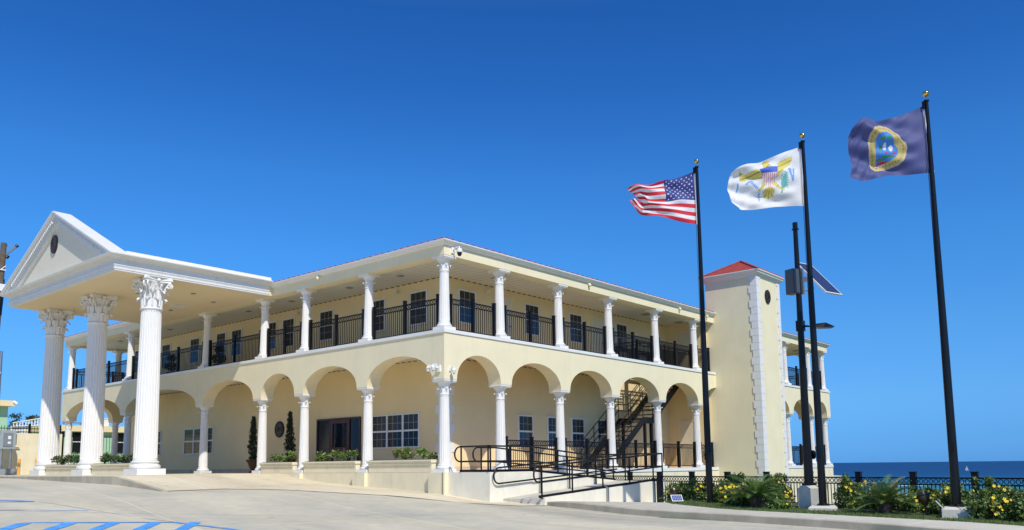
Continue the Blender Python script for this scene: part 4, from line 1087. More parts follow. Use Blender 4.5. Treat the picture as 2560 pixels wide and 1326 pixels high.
RB = [(560,600),(620,590),(665,620),(685,680),(705,740),(745,790),(745,850),(715,900),(640,940),(520,980),(505,880),(495,760),(498,660),(520,615)]
def d3(u_, v_, x, y):
    if not (400 < x < 860 and 470 < y < 1060): return 0
    if in_poly(x, y, RB):
        for (cx_, cy_, rx_, ry_, m_) in ((575,668,35,20,3),(640,662,28,22,3),(555,770,22,32,3),(600,760,18,45,6),(665,785,22,40,6),(640,880,70,16,3),(560,905,50,14,3),(575,940,60,14,7),(700,850,26,12,7),(610,835,10,14,7)):
            if ((x-cx_)/rx_)**2+((y-cy_)/ry_)**2 < 1: return m_
        return 2
    if in_poly(x, y, RG):
        r_ = shrink(RO, .80, 610, 770); r2 = shrink(RO, .86, 610, 770)
        if in_poly(x, y, r2) and not in_poly(x, y, r_):
            a = math.atan2(y-770, x-610)*57; 
            if int(a/4.2) % 2 == 0 and int((x*3+y*5)/23) % 3: return 5
        return 1
    if in_poly(x, y, RO): return 4 if int((x+y)/13) % 2 else 1
    return 0
flag(fl3, 1/5.304/106.5, poles[2], poles[2][2]+8.53-.10, 9, d3, [CPU, CGD, CSK, CDG, CRP, CTX, CW, CR], 'dark purplish blue flag with a gold heart shaped seal', rip(.10, .7, .9, 1.0, .05), NU=190, NV=120)

# pole footings
t = thing('footing', (2.93,-6.85,-.95), 'low pyramid shaped concrete footing under the striped flag pole', 'footing')
b = MB(); x, y = 2.93, -6.85; a1, a2 = .34, .13
b.add([(x-a1,y-a1,-1.1),(x+a1,y-a1,-1.1),(x+a1,y+a1,-1.1),(x-a1,y+a1,-1.1),(x-a1,y-a1,-.94),(x+a1,y-a1,-.94),(x+a1,y+a1,-.94),(x-a1,y+a1,-.94),(x-a2,y-a2,-.855),(x+a2,y-a2,-.855),(x+a2,y+a2,-.855),(x-a2,y+a2,-.855)], [(0,1,5,4),(1,2,6,5),(2,3,7,6),(3,0,4,7),(4,5,9,8),(5,6,10,9),(6,7,11,10),(7,4,8,11),(8,9,10,11)])
b.build('block', CONC, t)
def block(x, y, z0, z1, a, ch, label, rz=.25):
    t = thing('footing', (x, y, z0), label, 'footing'); b = MB(); c, s_ = cos(rz), sin(rz); P = []
    for (aa, z) in ((a, z0), (a, z1-ch), (a-ch*1.2, z1)):
        for (i, j) in ((-1,-1),(1,-1),(1,1),(-1,1)): P.append((x+aa*(i*c-j*s_), y+aa*(i*s_+j*c), z))
    b.add(P, [(0,1,5,4),(1,2,6,5),(2,3,7,6),(3,0,4,7),(4,5,9,8),(5,6,10,9),(6,7,11,10),(7,4,8,11),(8,9,10,11),(3,2,1,0)]); b.build('block', CONC, t)
block(2.47,-9.97,-1.15,-.83,.30,.05,'low square concrete footing under the eagle flag pole')
block(1.61,-12.99,-1.15,-.75,.28,.05,'square concrete footing under the dark blue flag pole')
block(2.935,-9.485,-1.2,-.38,.235,.07,'tall square concrete pedestal under the solar light pole')

# ---- solar light pole
sx, sy = 2.935, -9.485
t = thing('solar_light_pole', (sx, sy, -.38), 'black pole carrying a solar panel, grey control box and street lamp', 'light pole')
b = MB(); b.tube([(sx,sy,-.38),(sx,sy,2.2),(sx,sy,5.95)], [.11,.085,.055], 18); b.tube([(sx,sy,-.38),(sx,sy,-.34)], .17, 18); b.build('pole', POLEM, t, smooth=50)
b = MB(); b.tube([(sx,sy,5.95),(sx,sy,6.12)], .062, 14); b.tube([(sx,sy,5.93),(sx,sy,5.96)], .085, 14); b.build('cap', POLEM, t)
ax_ = (V((.52,-.855,0)).normalized(), V((.855,.52,0)).normalized(), V((0,0,1)))
b = MB(); b.obox((sx,sy,4.63)-RT*.16-V((FW.x,FW.y,0))*.05, (RT, V((FW.x,FW.y,0)).normalized(), V((0,0,1))), (.10,.18,.31)) if 0 else b.obox(V((sx,sy,4.6))-V((.14,-.09,0)), (V((.93,-.37,0)), V((.37,.93,0)), V((0,0,1))), (.10,.13,.31)); cbx = b.build('control_box', BOXM, t)
b = MB(); b.obox(V((sx,sy,4.6))-V((.14,-.09,0))-V((.37,.93,0))*.14, (V((.93,-.37,0)), V((.37,.93,0)), V((0,0,1))), (.09,.008,.29)); b.build('lid', BOXM, cbx)
b = MB(); b.box(sx+.04,sy-.10,4.3,sx+.14,sy-.03,4.95); b.tube([(sx+.1,sy-.06,4.38),(sx+.48,sy-.20,4.50)], .022, 6); b.box(sx+.12,sy-.16,4.62,sx+.22,sy-.08,4.74); b.build('bracket', SILV, t)
A0 = V((3.37,-9.257,5.227)); eh = V((.604,-.177,-.006)).normalized(); es = V((-.224,-.823,-.942)).normalized(); en = eh.cross(es).normalized()
if en.z < 0: en = -en
pw, pl = .63, 1.27
b = MB(); b.obox(A0+eh*pw/2+es*pl/2, (eh, es, en), (pw/2, pl/2, .02)); pn = b.build('solar_panel', TRIM, t)
b = MB()
for i in range(4):
    for j in range(9): b.obox(A0+eh*(.03+(pw-.06)*(i+.5)/4)+es*(.03+(pl-.06)*(j+.5)/9)+en*.022, (eh, es, en), ((pw-.06)/8-.004, (pl-.06)/18-.004, .003))
PVM = mat('solar_cells', (.02,.035,.11), .2, spec=.7); b.build('cells', PVM, pn)
b = MB(); q0 = V((sx,sy,3.50)); b.tube([q0, q0+V((.28,-.27,0))], .026, 8); b.obox(q0, (V((1,0,0)),V((0,1,0)),V((0,0,1))), (.085,.085,.13)); b.build('lamp_arm', POLEM, t)
b = MB(); d_ = V((.72,-.69,0)).normalized(); s_ = V((-d_.y, d_.x, 0)); c_ = q0+d_*.54
b.add([c_-d_*.28-s_*.05-V((0,0,.03)), c_-d_*.28+s_*.05-V((0,0,.03)), c_+d_*.28+s_*.10-V((0,0,.04)), c_+d_*.28-s_*.10-V((0,0,.04)), c_-d_*.28-s_*.05+V((0,0,.04)), c_-d_*.28+s_*.05+V((0,0,.04)), c_+d_*.05+s_*.12+V((0,0,.075)), c_+d_*.05-s_*.12+V((0,0,.075)), c_+d_*.28+s_*.09-V((0,0,.01)), c_+d_*.28-s_*.09-V((0,0,.01)), c_-d_*.02+s_*.13-V((0,0,.05)), c_-d_*.02-s_*.13-V((0,0,.05))],
   [(4,5,6,7),(7,6,8,9),(0,1,5,4),(9,8,2,3),(1,10,6,5),(10,2,8,6),(0,4,7,11),(11,7,9,3),(0,11,10,1),(11,3,2,10)])
b.build('lamp_head', POLEM, t)
b = MB(); b.tube([(sx+.08,sy-.06,.35),(sx+.13,sy-.1,.35)], .11, 14); b.build('dome_box', POLEM, t)

# ---- garden spotlights with little solar panels
def spot(x, y, z, label, pdir):
    global t
    t = thing('garden_spotlight', (x, y, z), label, 'garden light', 'solar spotlights in the flower bed')
    b = MB(); b.tube([(x,y,z),(x,y,z+.22)], .012, 6); b.build('stake', BRONZE, t)
    b = MB(); d = V((.1,.25,1)).normalized(); c = V((x,y,z+.22))
    b.tube([c, c+d*.08, c+d*.2, c+d*.28, c+d*.285], [.03,.09,.118,.10,.085], 18); b.build('lamp_housing', BRONZE, t, smooth=40)
    b = MB(); c1 = c+d*.2; b.tube([c1-d*.01, c1+d*.012], .122, 18); b.build('rim', BLACK, t)
def minipanel(x, y, z, n, w, h, label):
    n = V(n).normalized(); sd = V((-n.y, n.x, 0)).normalized(); up = n.cross(sd)
    if up.z < 0: up = -up
    b = MB(); b.obox((x,y,z+.24), (sd, up, n), (w/2, h/2, .01)); f_ = b.build('solar_panel', TRIM, t)
    b = MB()
    for i in range(6):
        for j in range(3): b.obox(V((x,y,z+.24))+sd*((i+.5)/6-.5)*(w-.03)+up*((j+.5)/3-.5)*(h-.03)+n*.011, (sd, up, n), ((w-.03)/12-.003,(h-.03)/6-.003,.002))
    b.build('cells', mat('mini_cells', (.025,.06,.28), .25), f_); b = MB(); b.tube([(x+n.x*-.02,y-n.y*.02,z),(x,y,z+.23)], .012, 6); b.build('stake', BLACK, f_)
spot(2.35,-6.15,-.97,'bronze spotlight with a small blue solar panel beside the striped flag pole',0)
minipanel(2.10,-6.35,-.95,(-.6,-.75,.75),.30,.20,'')
spot(1.85,-12.35,-.97,'bronze spotlight left of the dark blue flag pole, its panel seen edge on',0)
minipanel(1.22,-12.78,-.95,(.1,-.9,.8),.03,.22,'')
# ---- flowering bushes
def flower(b, c, d, s_, m):
    x = d.cross(V((0,0,1))).normalized() if abs(d.z) < .95 else V((1,0,0)); y = d.cross(x)
    for k in range(5):
        a = 2*pi*k/5; a1 = a-.5; a2 = a+.5
        b.add([c, c+(x*cos(a1)+y*sin(a1))*s_*.75+d*s_*.2, c+(x*cos(a)+y*sin(a))*s_+d*s_*.12, c+(x*cos(a2)+y*sin(a2))*s_*.75+d*s_*.2], [(0,1,2,3)], m)
YEL2 = mat('yellow_petal_deep', (.82,.52,.01), .5)
def bush(x, y, z, r, h, label, nf=16, seed=0, dens=1):
    random.seed(seed); t = thing('flowering_bush', (x, y, z), label, 'bush', 'yellow flowering bushes along the fence')
    b = MB()
    for k in range(9):
        a = random.uniform(0,6.28); q = r*random.uniform(.3,.9); b.tube([(x,y,z),(x+cos(a)*q*.5,y+sin(a)*q*.5,z+h*.5),(x+cos(a)*q,y+sin(a)*q,z+h*random.uniform(.7,1))], .008, 4)
    b.build('stems', BARK, t)
    b = MB()
    for k in range(int(44*dens)):
        a = random.uniform(0,6.28); q = r*random.random()**.5; hz = random.uniform(.08,1)*h*(1-.35*(q/r)**2)
        leaf_cluster(b, (x+cos(a)*q, y+sin(a)*q, z+hz), .13,.13,.10, 60, .075)
    for k in range(5):   # long upright shoots
        a = random.uniform(0,6.28); q = r*random.uniform(.2,.8)
        for m_ in range(7): leaf_cluster(b, (x+cos(a)*q, y+sin(a)*q, z+h*(.9+.05*m_)), .05,.05,.04, 9, .07)
    b.build('foliage', [LEAF, LEAF2], t, recalc=False)
    nf = int(nf*.8)
    for k in range(nf):
        a = random.uniform(2.9,5.3); q = r*random.uniform(.75,1.08); hz = z+h*random.uniform(.15,1.0)
        c = V((x+cos(a)*q, y+sin(a)*q, hz)); d = V((cos(a)-.3, sin(a)-.4, .6)).normalized()
        b = MB()
        for m_ in range(random.choice((1,1,2,3))): flower(b, c+V((random.uniform(-.06,.06),random.uniform(-.06,.06),random.uniform(-.05,.05))), d, random.uniform(.026,.042), random.choice((0,0,1)))
        b.build('flower', [YEL, YEL2], t, recalc=False)
    random.seed(seed+99)
bushes = [
 (4.35,-5.15,.42,.42,'yellow flowering bush beside the right end of the ramp wall',26),
 (3.75,-6.15,.42,.46,'yellow flowering bush behind the small solar panel',30),
 (4.1,-6.9,.42,.58,'yellow flowering bush directly behind the striped flag pole',16),
 (3.4,-7.15,.44,.46,'yellow flowering bush just right of the striped flag pole',34),
 (3.0,-7.75,.38,.30,'low yellow flowering bush in front of the left cycad',22),
 (4.5,-8.0,.35,.62,'taller flowering bush behind the left cycad by the fence',10),
 (2.35,-8.95,.20,.13,'tiny yellow flowering bush left of the tall concrete pedestal',10),
 (3.5,-10.35,.46,.62,'dense flowering bush right of the eagle flag pole footing',26),
 (3.2,-11.15,.38,.40,'flowering bush left of the right cycad',14),
 (2.85,-12.05,.42,.42,'flowering bush between the right cycad and the bronze spotlight',18),
 (2.35,-12.75,.42,.52,'flowering bush behind the spotlight next to the right flagpole',20),
 (1.75,-13.65,.52,.46,'flowering bush just right of the right flagpole footing',34),
 (1.60,-14.50,.52,.46,'flowering bush at the right edge of the photo',34),
 (2.7,-13.4,.38,.62,'tall shooting flowering bush by the fence behind the right flagpole',10),
 (2.6,-14.3,.38,.62,'tall shooting flowering bush by the fence at the far right',10)]
for i, (x, y, r, h, la, nf) in enumerate(bushes):
    bush(x, y, ez(y)+.03, r, h, la, nf, seed=i*7+3)
def cycad(x, y, z, s_, label, n=46):
    t = thing('cycad', (x, y, z), label, 'cycad', 'cycads in the flower bed')
    b = MB(); b.lathe([(.12*s_,0),(.15*s_,.08),(.13*s_,.2*s_),(.08*s_,.27*s_)], (x,y,z), 12, fn=lambda a, r, zz: r*(1+.12*sin(a*7+zz*60))); b.build('trunk', BARK, t)
    b = MB()
    for k in range(n):
        a = k*2.39996+random.uniform(-.15,.15); el = 1.35-1.25*(k/n)+random.uniform(-.08,.08); L = s_*random.uniform(.75,1.0)
        base = V((x,y,z+.22*s_)); pts = []; ca, sa = cos(a), sin(a); ee = el
        p = base; 
        for i in range(13):
            pts.append(p); p = p+V((ca*cos(ee), sa*cos(ee), sin(ee)))*L/12; ee -= .055+.05*(1-k/n)
        mm = 0 if random.random() < .75 else 1
        for i in range(12):
            b.tube([pts[i], pts[i+1]], .006*s_*(1.3-i/12), 3, cap=False, m=mm)
            if i < 1: continue
            d = (pts[i+1]-pts[i]).normalized(); sd = d.cross(V((0,0,1))).normalized(); upn = sd.cross(d)
            ll = .17*s_*sin(pi*min(1,(i+1.5)/13.5))**.6
            for q in range(3):
                o_ = pts[i].lerp(pts[i+1], q/3)
                for sg in (-1,1):
                    tip = o_+sd*sg*ll*.82+d*ll*.55+upn*ll*.28; w_ = d*.009*s_
                    b.add([o_-w_, o_+w_, tip], [(0,1,2)], mm)
    b.build('fronds', [PALM, PALMY], t, recalc=False)
cycad(2.45,-8.35,ez(-8.35)+.02,1.0,'cycad with arching fronds between the striped and eagle flag poles')
cycad(2.15,-11.45,ez(-11.45)+.02,.92,'cycad with arching fronds left of the dark blue flag pole')

# ================================================================ left background
random.seed(21)
t = thing('boundary_wall', (-3,30.5,-.3), 'cream masonry wall at the far left edge with dark fence on top', 'wall')
b = MB(); b.box(-16,30.4,-.5,1.2,30.65,2.13); b.build('masonry', CREAM2, t)
def bars(t_, x0, x1, y, z0, z1, name, sp=.13):
    b = MB(); i = 0
    b.box(x0,y-.02,z0+.06,x1,y+.02,z0+.10); b.box(x0,y-.02,z1-.16,x1,y+.02,z1-.12)
    x = x0
    while x < x1: b.box(x,y-.009,z0,x+.018,y+.009,z1); x += sp
    b.build(name, BLACK, t_)
bars(t, -12, 1.2, 30.5, 2.13, 2.52, 'top_railing')
for x in (-6,-3.2,-.4,1.1):
    b = MB(); b.box(x-.05,30.45,2.13,x+.05,30.55,2.62); b.build('post', BLACK, t)
t = thing('gate_fence', (5,30.6,0), 'tall black bar fence in front of the low green building', 'fence'); bars(t, 1.25, 12, 30.6, 0, 2.15, 'bars', .17)
for x in (1.3,3.4,5.5,7.6,10): 
    b = MB(); b.box(x-.05,30.55,0,x+.05,30.65,2.3); b.build('post', BLACK, t)
# switch box
ex, ey = -1.75, 29.5
t = thing('electrical_cabinet', (ex, ey, 0), 'grey electrical disconnect box on two conduits by the left wall', 'electrical box')
b = MB(); b.box(ex-.36,ey-.12,1.30,ex+.36,ey+.12,2.22); bx_ = b.build('cabinet', GREY, t)
b = MB(); b.box(ex-.22,ey-.15,1.42,ex+.22,ey-.121,2.1); b.build('door', mat('grey_lid', (.20,.24,.27), .4), bx_)
b = MB(); b.box(ex-.02,ey-.155,1.78,ex+.12,ey-.151,1.95); b.box(ex-.02,ey-.155,1.55,ex+.12,ey-.151,1.66); b.build('label_plate', WHITE, bx_)
b = MB(); b.box(ex-.02,ey-.157,1.95,ex+.12,ey-.152,1.98); b.build('warning_stripe', CR, bx_)
b = MB(); b.box(ex+.36,ey-.05,1.5,ex+.42,ey+.02,2.05); b.build('handle', SILV, bx_)
for x in (-.22,.2): b = MB(); b.tube([(ex+x,ey,.3),(ex+x,ey,1.3)], .06, 10); b.build('conduit', SILV, t, smooth=40)
b = MB(); b.box(ex-1.6,ey-.15,1.38,ex+.62,ey+.16,1.42) if 0 else b.bar((ex-1.5,ey+.16,1.36),(ex+.6,ey+.16,1.36), .04,.05); b.bar((ex-1.5,ey+.16,2.14),(ex+.6,ey+.16,2.14), .04,.05); b.build('strut', SILV, t)
b = MB(); b.box(ex-1.7,ey-.4,-.2,ex+.5,ey+.4,.30); b.build('plinth', mat('grey_plinth', (.28,.31,.31), .8, var=.1), t)
for (x, y, la) in ((-1.35,28.9,'orange safety post close to the grey electrical box'),(-.35,29.4,'orange safety post near the farthest giant column')):
    t = thing('bollard', (x,y,0), la, 'bollard', 'orange safety posts'); b = MB(); b.tube([(x,y,-.1),(x,y,.78)], .075, 12); b.tube([(x,y,.78),(x,y,.81)], [.075,.04], 12); b.build('tube', ORANGE, t, smooth=50)
# conduit mast with camera
mx, my = -2.05, 30.2
t = thing('conduit_mast', (mx,my,2.1), 'slender grey metal mast with small camera at the far left', 'mast')
b = MB(); b.tube([(mx,my,0),(mx,my,6.3)], .075, 12); b.build('mast', SILV, t, smooth=50); b = MB(); b.tube([(mx,my,6.0),(mx-.1,my,6.35),(mx-.3,my,6.2),(mx-.35,my,5.8)], .02, 6); b.bar((mx,my,5.5),(mx-.6,my,5.5),.04,.04); b.bar((mx,my,3.6),(mx-.8,my,3.6),.04,.04); b.build('cable', BLACK, t)
b = MB(); b.bar((mx-.05,my-.1,5.15),(mx-.45,my-.25,5.28),.12,.1); b.build('camera', CAMW, t)
# utility pole
ux, uy = -5.09, 21.12
t = thing('utility_pole', (ux,uy,0), 'weathered wooden utility pole with fittings cut by the left edge', 'utility pole')
b = MB(); b.tube([(ux-.3,uy-.25,-.1),(ux-.08,uy-.08,6.6),(ux,uy,9.7)], [.14,.125,.11], 14); b.build('pole', WOOD, t, smooth=50)
b = MB(); b.bar((ux-1.4,uy+1.1,9.60),(ux+.42,uy-.2,9.62),.05,.05); b.tube([(ux+.08,uy-.05,9.2),(ux+.42,uy-.22,9.6)], .045, 8); b.build('cross_arm', SILV, t)
b = MB(); b.tube([(ux+.38,uy-.24,9.58),(ux+.46,uy-.24,9.64)], .06, 8); b.tube([(ux+.10,uy-.06,9.08),(ux+.16,uy-.06,9.18)], .08, 8); b.build('clamp', BLACK, t)
b = MB(); b.box(ux-.3,uy-.28,7.6,ux+.08,uy-.1,7.9); b.build('cutout_box', CAMW, t); b = MB(); b.box(ux-.25,uy-.2,8.5,ux+.08,uy-.12,8.54); b.tube([(ux-.1,uy-.16,8.52),(ux+.06,uy-.2,8.7)], .02, 6); b.build('bracket_box', CAMW, t)
b = MB(); b.tube([(ux-.09,uy-.08,6.6),(ux-.04,uy-.04,7.5)], .15, 12); b.tube([(ux-.02,uy,7.95),(ux-.02,uy,8.15)], .14, 12); b.build('wrap', BLACK, t)
# green buildings
t = thing('green_building', (5,42,0), 'low pale green building with cream parapet behind the bar fence', 'building')
b = MB(); b.box(3.4,38,0,22,52,2.62); b.build('wall', GREEN, t); b = MB(); b.box(3.2,37.7,2.62,22.3,52.3,3.0); b.build('parapet', CREAMB, t)
for (x0_, x1_) in ((4.72,5.42),(7.23,8.2),(9.6,13.4)):
    b = MB(); b.box(x0_,37.93,1.3,x1_,37.99,2.55); w_ = b.build('window', DARK, t); b = MB(); b.box(x0_,37.91,1.95,x1_,37.925,2.0); b.build('rail', TRIM, w_)
t = thing('roof_unit', (6.9,38.7,3.0), 'small white rooftop box on the low green building', 'rooftop unit'); b = MB(); b.box(6.75,38.5,3.0,7.15,39.0,3.5); b.box(6.72,38.47,3.5,7.18,39.03,3.55); b.build('casing', WHITE, t)
t = thing('roof_frame', (5,39,3.0), 'grey metal frame on the roof of the green building', 'roof frame'); b = MB(); b.bar((4.5,39,3.22),(5.6,39,3.22),.05,.06); b.bar((4.55,39,3.0),(4.55,39,3.2),.05,.05); b.bar((5.55,39,3.0),(5.55,39,3.2),.05,.05); b.build('frame', SILV, t)
t = thing('green_house', (-4,44,0), 'taller pale green house with a cream roof slab at the far left', 'house')
b = MB(); b.box(-14,41.6,0,2.15,50,4.27); b.build('wall', GREEN, t); b = MB(); b.box(-14,41.0,4.27,2.33,51,4.62); b.build('roof', CREAMB, t); b = MB(); b.tube([(2.25,41.0,4.55),(2.42,40.9,4.42)], .09, 8); b.build('floodlight', WHITE, t)
b = MB(); b.box(1.0,41.53,2.6,1.45,41.59,3.8); b.build('window', DARK, t)
t = thing('balustrade', (2.6,44,3), 'white balustrade of a terrace seen above the far left wall', 'balustrade')
b = MB(); z_ = lambda x: 3.22+.21*(x-2.25)
b.bar((2.25,41,z_(2.25)),(3.8,41,z_(3.8)),.12,.05); b.bar((2.25,41,3.0),(3.8,41,3.12),.12,.05); b.build('rail', WHITE, t)
for i in range(9):
    x = 2.32+i*.175; b = MB(); b.box(x-.022,40.97,3.0,x+.022,41.03,z_(x)); b.build('baluster', WHITE, t)
b = MB(); b.box(2.2,41.1,0,4.1,41.3,2.99); b.build('terrace_wall', mat('white_terrace_wall', (.66,.67,.66), .8, var=.06, scale=2), t)
def tree(x, y, z, h, r, label):
    t = thing('tree', (x,y,z), label, 'tree', 'small trees behind the far left wall'); b = MB(); b.tube([(x,y,z),(x+.1,y,z+h*.5),(x,y,z+h*.8)], [.14,.09,.04], 8)
    for k in range(5): a = k*1.3; b.tube([(x+.05,y,z+h*.55),(x+cos(a)*r*.7,y+sin(a)*r*.7,z+h*.85)], .03, 5)
    b.build('trunk', BARK, t); b = MB()
    for k in range(12): a = random.uniform(0,6.28); q = r*random.random()**.5; leaf_cluster(b, (x+cos(a)*q,y+sin(a)*q,z+h*random.uniform(.75,1.0)), .22,.22,.15, 22, .14)
    b.build('crown', [LEAFD, LEAF], t, recalc=False)
tree(3.3,43.5,0,4.1,.35,'small tree with thin leafy tip above the white balustrade'); tree(4.1,43,0,3.75,.4,'small tree right of the white balustrade'); tree(5.0,46,0,3.95,.4,'small tree tip above the green building parapet')

# ================================================================ coast
SEA = -30.5
m = mat('sea_water', (.01,.06,.17), .5, spec=.12); nt = m.node_tree; bs = nt.nodes['Principled BSDF']
tc = nt.nodes.new('ShaderNodeTexCoord'); sp = nt.nodes.new('ShaderNodeSeparateXYZ'); mr = nt.nodes.new('ShaderNodeMapRange'); mr.inputs[1].default_value = 780; mr.inputs[2].default_value = 3600
ns = nt.nodes.new('ShaderNodeTexNoise'); ns.inputs['Scale'].default_value = .004; ns.inputs['Detail'].default_value = 5
ma = nt.nodes.new('ShaderNodeMath'); ma.operation = 'MULTIPLY_ADD'; ma.inputs[1].default_value = 260; ad = nt.nodes.new('ShaderNodeMath'); ad.operation = 'ADD'
cr = nt.nodes.new('ShaderNodeValToRGB'); e = cr.color_ramp.elements; e[0].position = 0; e[0].color = (.07,.28,.31,1); e[1].position = 1; e[1].color = (.007,.050,.155,1)
e2 = cr.color_ramp.elements.new(.15); e2.color = (.035,.19,.26,1); e3 = cr.color_ramp.elements.new(.27); e3.color = (.014,.11,.235,1); e4 = cr.color_ramp.elements.new(.5); e4.color = (.008,.062,.175,1)
nt.links.new(tc.outputs['Object'], sp.inputs[0]); nt.links.new(tc.outputs['Object'], ns.inputs['Vector']); nt.links.new(ns.outputs[0], ma.inputs[0]); nt.links.new(sp.outputs[0], ma.inputs[2])
nt.links.new(ma.outputs[0], mr.inputs[0]); nt.links.new(mr.outputs[0], cr.inputs[0]); nt.links.new(cr.outputs[0], bs.inputs['Base Color'])
nb = nt.nodes.new('ShaderNodeTexNoise'); nb.inputs['Scale'].default_value = .25; nb.inputs['Detail'].default_value = 6; bp = nt.nodes.new('ShaderNodeBump'); bp.inputs['Strength'].default_value = .6; bp.inputs['Distance'].default_value = .6
nt.links.new(tc.outputs['Object'], nb.inputs['Vector']); nt.links.new(nb.outputs[0], bp.inputs['Height']); nt.links.new(bp.outputs[0], bs.inputs['Normal'])
b = MB(); b.add([(700,-30000,SEA),(40000,-30000,SEA),(40000,40000,SEA),(700,40000,SEA)], [(0,1,2,3)]); tag(b.build('sea', m, recalc=False), kind='structure')
FOAM = mat('surf_foam', (.75,.78,.8), .9, var=.1, scale=.05)
b = MB()
for r_, (x0_, amp) in enumerate(((1120,10),(1260,18))):
    y = -700
    while y < 600:
        L = random.uniform(20,110); w_ = random.uniform(5,13); xx = x0_+random.uniform(-amp,amp); n = 6; vs = []
        for i in range(n+1):
            f_ = sin(pi*i/n)**.5; yy = y+L*i/n; xo = xx+6*sin(yy*.03); vs += [(xo-w_*f_, yy, SEA+.3), (xo+w_*f_, yy, SEA+.3)]
        b.add(vs, [(2*i, 2*i+1, 2*i+3, 2*i+2) for i in range(n)]); y += L+random.uniform(5,70)*(1 if r_ else 2)
tag(b.build('surf', FOAM, recalc=False), 'white surf breaking on the reef beyond the fence', 'surf', kind='stuff')
# shore buildings
def house(x, y, w_, d_, h, roofc, wallc, label, tent=False):
    z = site(x, y)-.3; t = thing('beach_house' if not tent else 'marquee', (x,y,z), label, 'house' if not tent else 'tent', 'buildings along the shore')
    wm = mat('shore_wall', wallc, .8, var=.08, scale=.5); b = MB(); b.box(x-w_/2,y-d_/2,z-2,x+w_/2,y+d_/2,z+h); b.build('wall', wm, t)
    b = MB(); e_ = .8; rh = h*.55; b.add([(x-w_/2-e_,y-d_/2-e_,z+h),(x+w_/2+e_,y-d_/2-e_,z+h),(x+w_/2+e_,y+d_/2+e_,z+h),(x-w_/2-e_,y+d_/2+e_,z+h),(x,y-d_*.2,z+h+rh),(x,y+d_*.2,z+h+rh)], [(0,1,4),(1,2,5,4),(2,3,5),(3,0,4,5),(0,3,2,1)]); b.build('roof', mat('shore_roof', roofc, .6, var=.08, scale=.5), t)
    for k in range(max(2, int(d_/4))):
        yy = y-d_/2+d_*(k+.5)/max(2, int(d_/4)); b = MB(); b.box(x-w_/2-.1,yy-.8,z+h*.3,x-w_/2-.02,yy+.8,z+h*.8); b.build('window', DARK, t)
hs = [(640,207,8,12,3,(.2,.2,.2),(.5,.4,.3),'grey roofed shore house seen through the fence left of the right cycad'),
      (668,168,14,22,2.6,(.82,.82,.80),(.7,.7,.68),'large white hipped shore roof left of the right flagpole'),
      (690,128,12,14,2.6,(.82,.82,.80),(.45,.5,.5),'white shore roof just right of the right flagpole'),
      (682,108,10,12,3,(.35,.12,.10),(.5,.55,.5),'dark red roofed shore house right of the flagpole'),
      (700,92,12,16,2.8,(.80,.78,.74),(.55,.5,.42),'white shore roof in the middle of the rightmost fence panels'),
      (690,72,10,12,3,(.45,.30,.22),(.75,.65,.5),'tan roofed shore house near the right edge'),
      (705,52,12,18,3,(.80,.76,.70),(.6,.5,.4),'pale roofed shore house at the right edge of the photo'),
      (610,260,9,14,3,(.65,.66,.66),(.5,.5,.45),'pale roofed shore house seen left of the right cycad through the pickets'),
      (560,225,9,12,3,(.12,.35,.38),(.6,.6,.55),'teal roofed house on the slope below the fence')]
for a in hs: house(*a)
b = MB()
for k in range(420):
    x = random.uniform(60,700); y = random.uniform(-160,260)*x/400; s_ = random.uniform(1.2,3); leaf_cluster(b, (x,y,site(x,y)+s_*.4), s_,s_,s_*.8, 26, 1.3)
tag(b.build('scrub', [LEAFD, LEAF], recalc=False), 'dark green scrub covering the slope below the fence', 'scrub', kind='stuff')
# sailing boat
q = V((2918,628,SEA)); t = thing('sailboat', q, 'tiny white sailboat on the horizon near the right flagpole', 'sailboat')
b = MB(); b.prism([(q.x-1,q.y-4,q.z+1.2),(q.x-1.4,q.y+2,q.z+1.2),(q.x,q.y+6,q.z+1.4),(q.x+1.4,q.y+2,q.z+1.2),(q.x+1,q.y-4,q.z+1.2)], (0,0,-1.6)); b.build('hull', WHITE, t)
b = MB(); b.prism([(q.x,q.y-4,q.z+2.2),(q.x,q.y+1,q.z+2.2),(q.x,q.y+1,q.z+16)], (.1,0,0)); b.prism([(q.x,q.y+1.3,q.z+2.2),(q.x,q.y+6,q.z+1.8),(q.x,q.y+1.3,q.z+13)], (.1,0,0)); b.build('sail', WHITE, t)
b = MB(); b.tube([(q.x,q.y+1.1,q.z),(q.x,q.y+1.1,q.z+17)], .15, 6); b.build('mast', SILV, t)

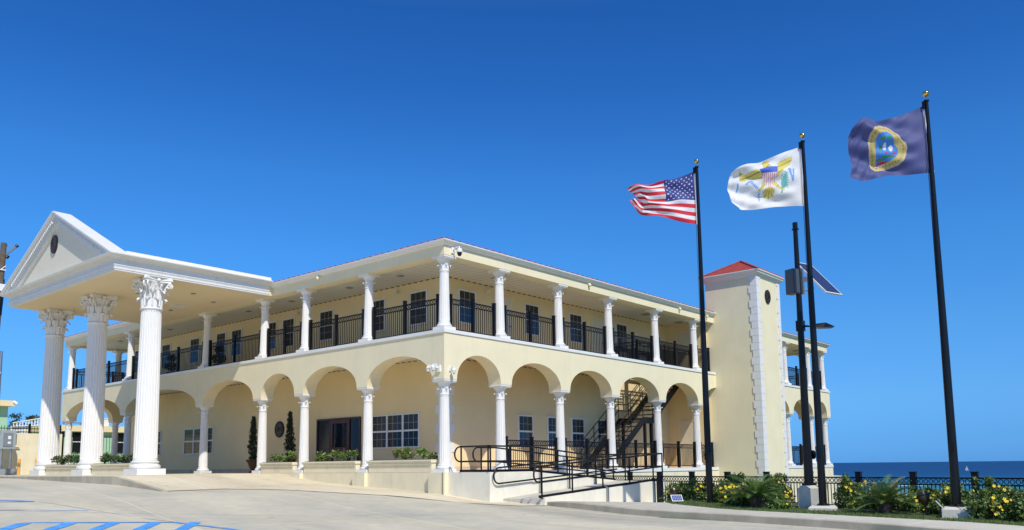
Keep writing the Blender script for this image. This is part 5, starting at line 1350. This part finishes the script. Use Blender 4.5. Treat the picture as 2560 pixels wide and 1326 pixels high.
# ================================================================ camera, light, sky
cd = bpy.data.cameras.new('camera'); co = bpy.data.objects.new('camera', cd); COL.objects.link(co); S.camera = co
cd.sensor_width = 36; cd.lens = FPX/2560*36; cd.shift_y = (PPY-663)/2560; cd.clip_end = 60000; cd.clip_start = .1
co.matrix_world = Matrix(((RT2.x, UP2.x, -FW.x, CAMP.x),(RT2.y, UP2.y, -FW.y, CAMP.y),(RT2.z, UP2.z, -FW.z, CAMP.z),(0,0,0,1)))
sd = V((.365,.87,-1)).normalized()
ld = bpy.data.lights.new('sun', 'SUN'); ld.energy = 3.95; ld.angle = R(.53); ld.color = (1,.955,.88)
lo = bpy.data.objects.new('sun', ld); COL.objects.link(lo); lo.rotation_euler = sd.to_track_quat('-Z', 'Y').to_euler()
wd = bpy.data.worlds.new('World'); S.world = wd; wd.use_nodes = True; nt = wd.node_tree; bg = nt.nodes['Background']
sk = nt.nodes.new('ShaderNodeTexSky'); sk.sky_type = 'NISHITA'; sk.sun_disc = False
sk.sun_elevation = math.asin(-sd.z); sk.sun_rotation = math.atan2(-sd.x, -sd.y); sk.altitude = 30; sk.air_density = 1.0; sk.dust_density = .1; sk.ozone_density = 1.5
hs_ = nt.nodes.new('ShaderNodeHueSaturation'); hs_.inputs['Saturation'].default_value = 1.0
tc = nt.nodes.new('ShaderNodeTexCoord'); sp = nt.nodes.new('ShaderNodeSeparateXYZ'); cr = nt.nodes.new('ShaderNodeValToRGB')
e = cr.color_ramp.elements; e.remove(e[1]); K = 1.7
for i, (p_, c_) in enumerate(((.0,(.123,.452,1.499)),(.03,(.165,.508,1.35)),(.072,(.254,.635,1.293)),(.145,(.295,.758,1.35)),(.244,(.268,.84,1.50)),(.33,(.24,.82,1.53)),(.42,(.17,.68,1.42)),(.5,(.15,.62,1.36)),(.60,(.5,.70,1.0)),(.74,(1.12,.98,.85)))):  # top stops lie above the view, lifted and warmed as added fill light
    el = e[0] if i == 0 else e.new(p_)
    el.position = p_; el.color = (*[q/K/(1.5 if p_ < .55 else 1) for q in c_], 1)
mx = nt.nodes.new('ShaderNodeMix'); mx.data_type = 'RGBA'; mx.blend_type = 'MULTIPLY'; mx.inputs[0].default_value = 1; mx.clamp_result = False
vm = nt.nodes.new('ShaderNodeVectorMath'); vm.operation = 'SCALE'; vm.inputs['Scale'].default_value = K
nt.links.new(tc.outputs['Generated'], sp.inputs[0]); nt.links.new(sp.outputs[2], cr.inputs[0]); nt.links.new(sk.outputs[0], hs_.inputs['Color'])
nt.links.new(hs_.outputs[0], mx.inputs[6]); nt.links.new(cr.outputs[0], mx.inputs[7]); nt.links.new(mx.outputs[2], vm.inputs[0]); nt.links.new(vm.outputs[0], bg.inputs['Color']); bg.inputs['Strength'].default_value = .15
vs_ = S.view_settings; vs_.view_transform = 'Standard'; vs_.look = 'None'; vs_.exposure = 0; vs_.gamma = 1
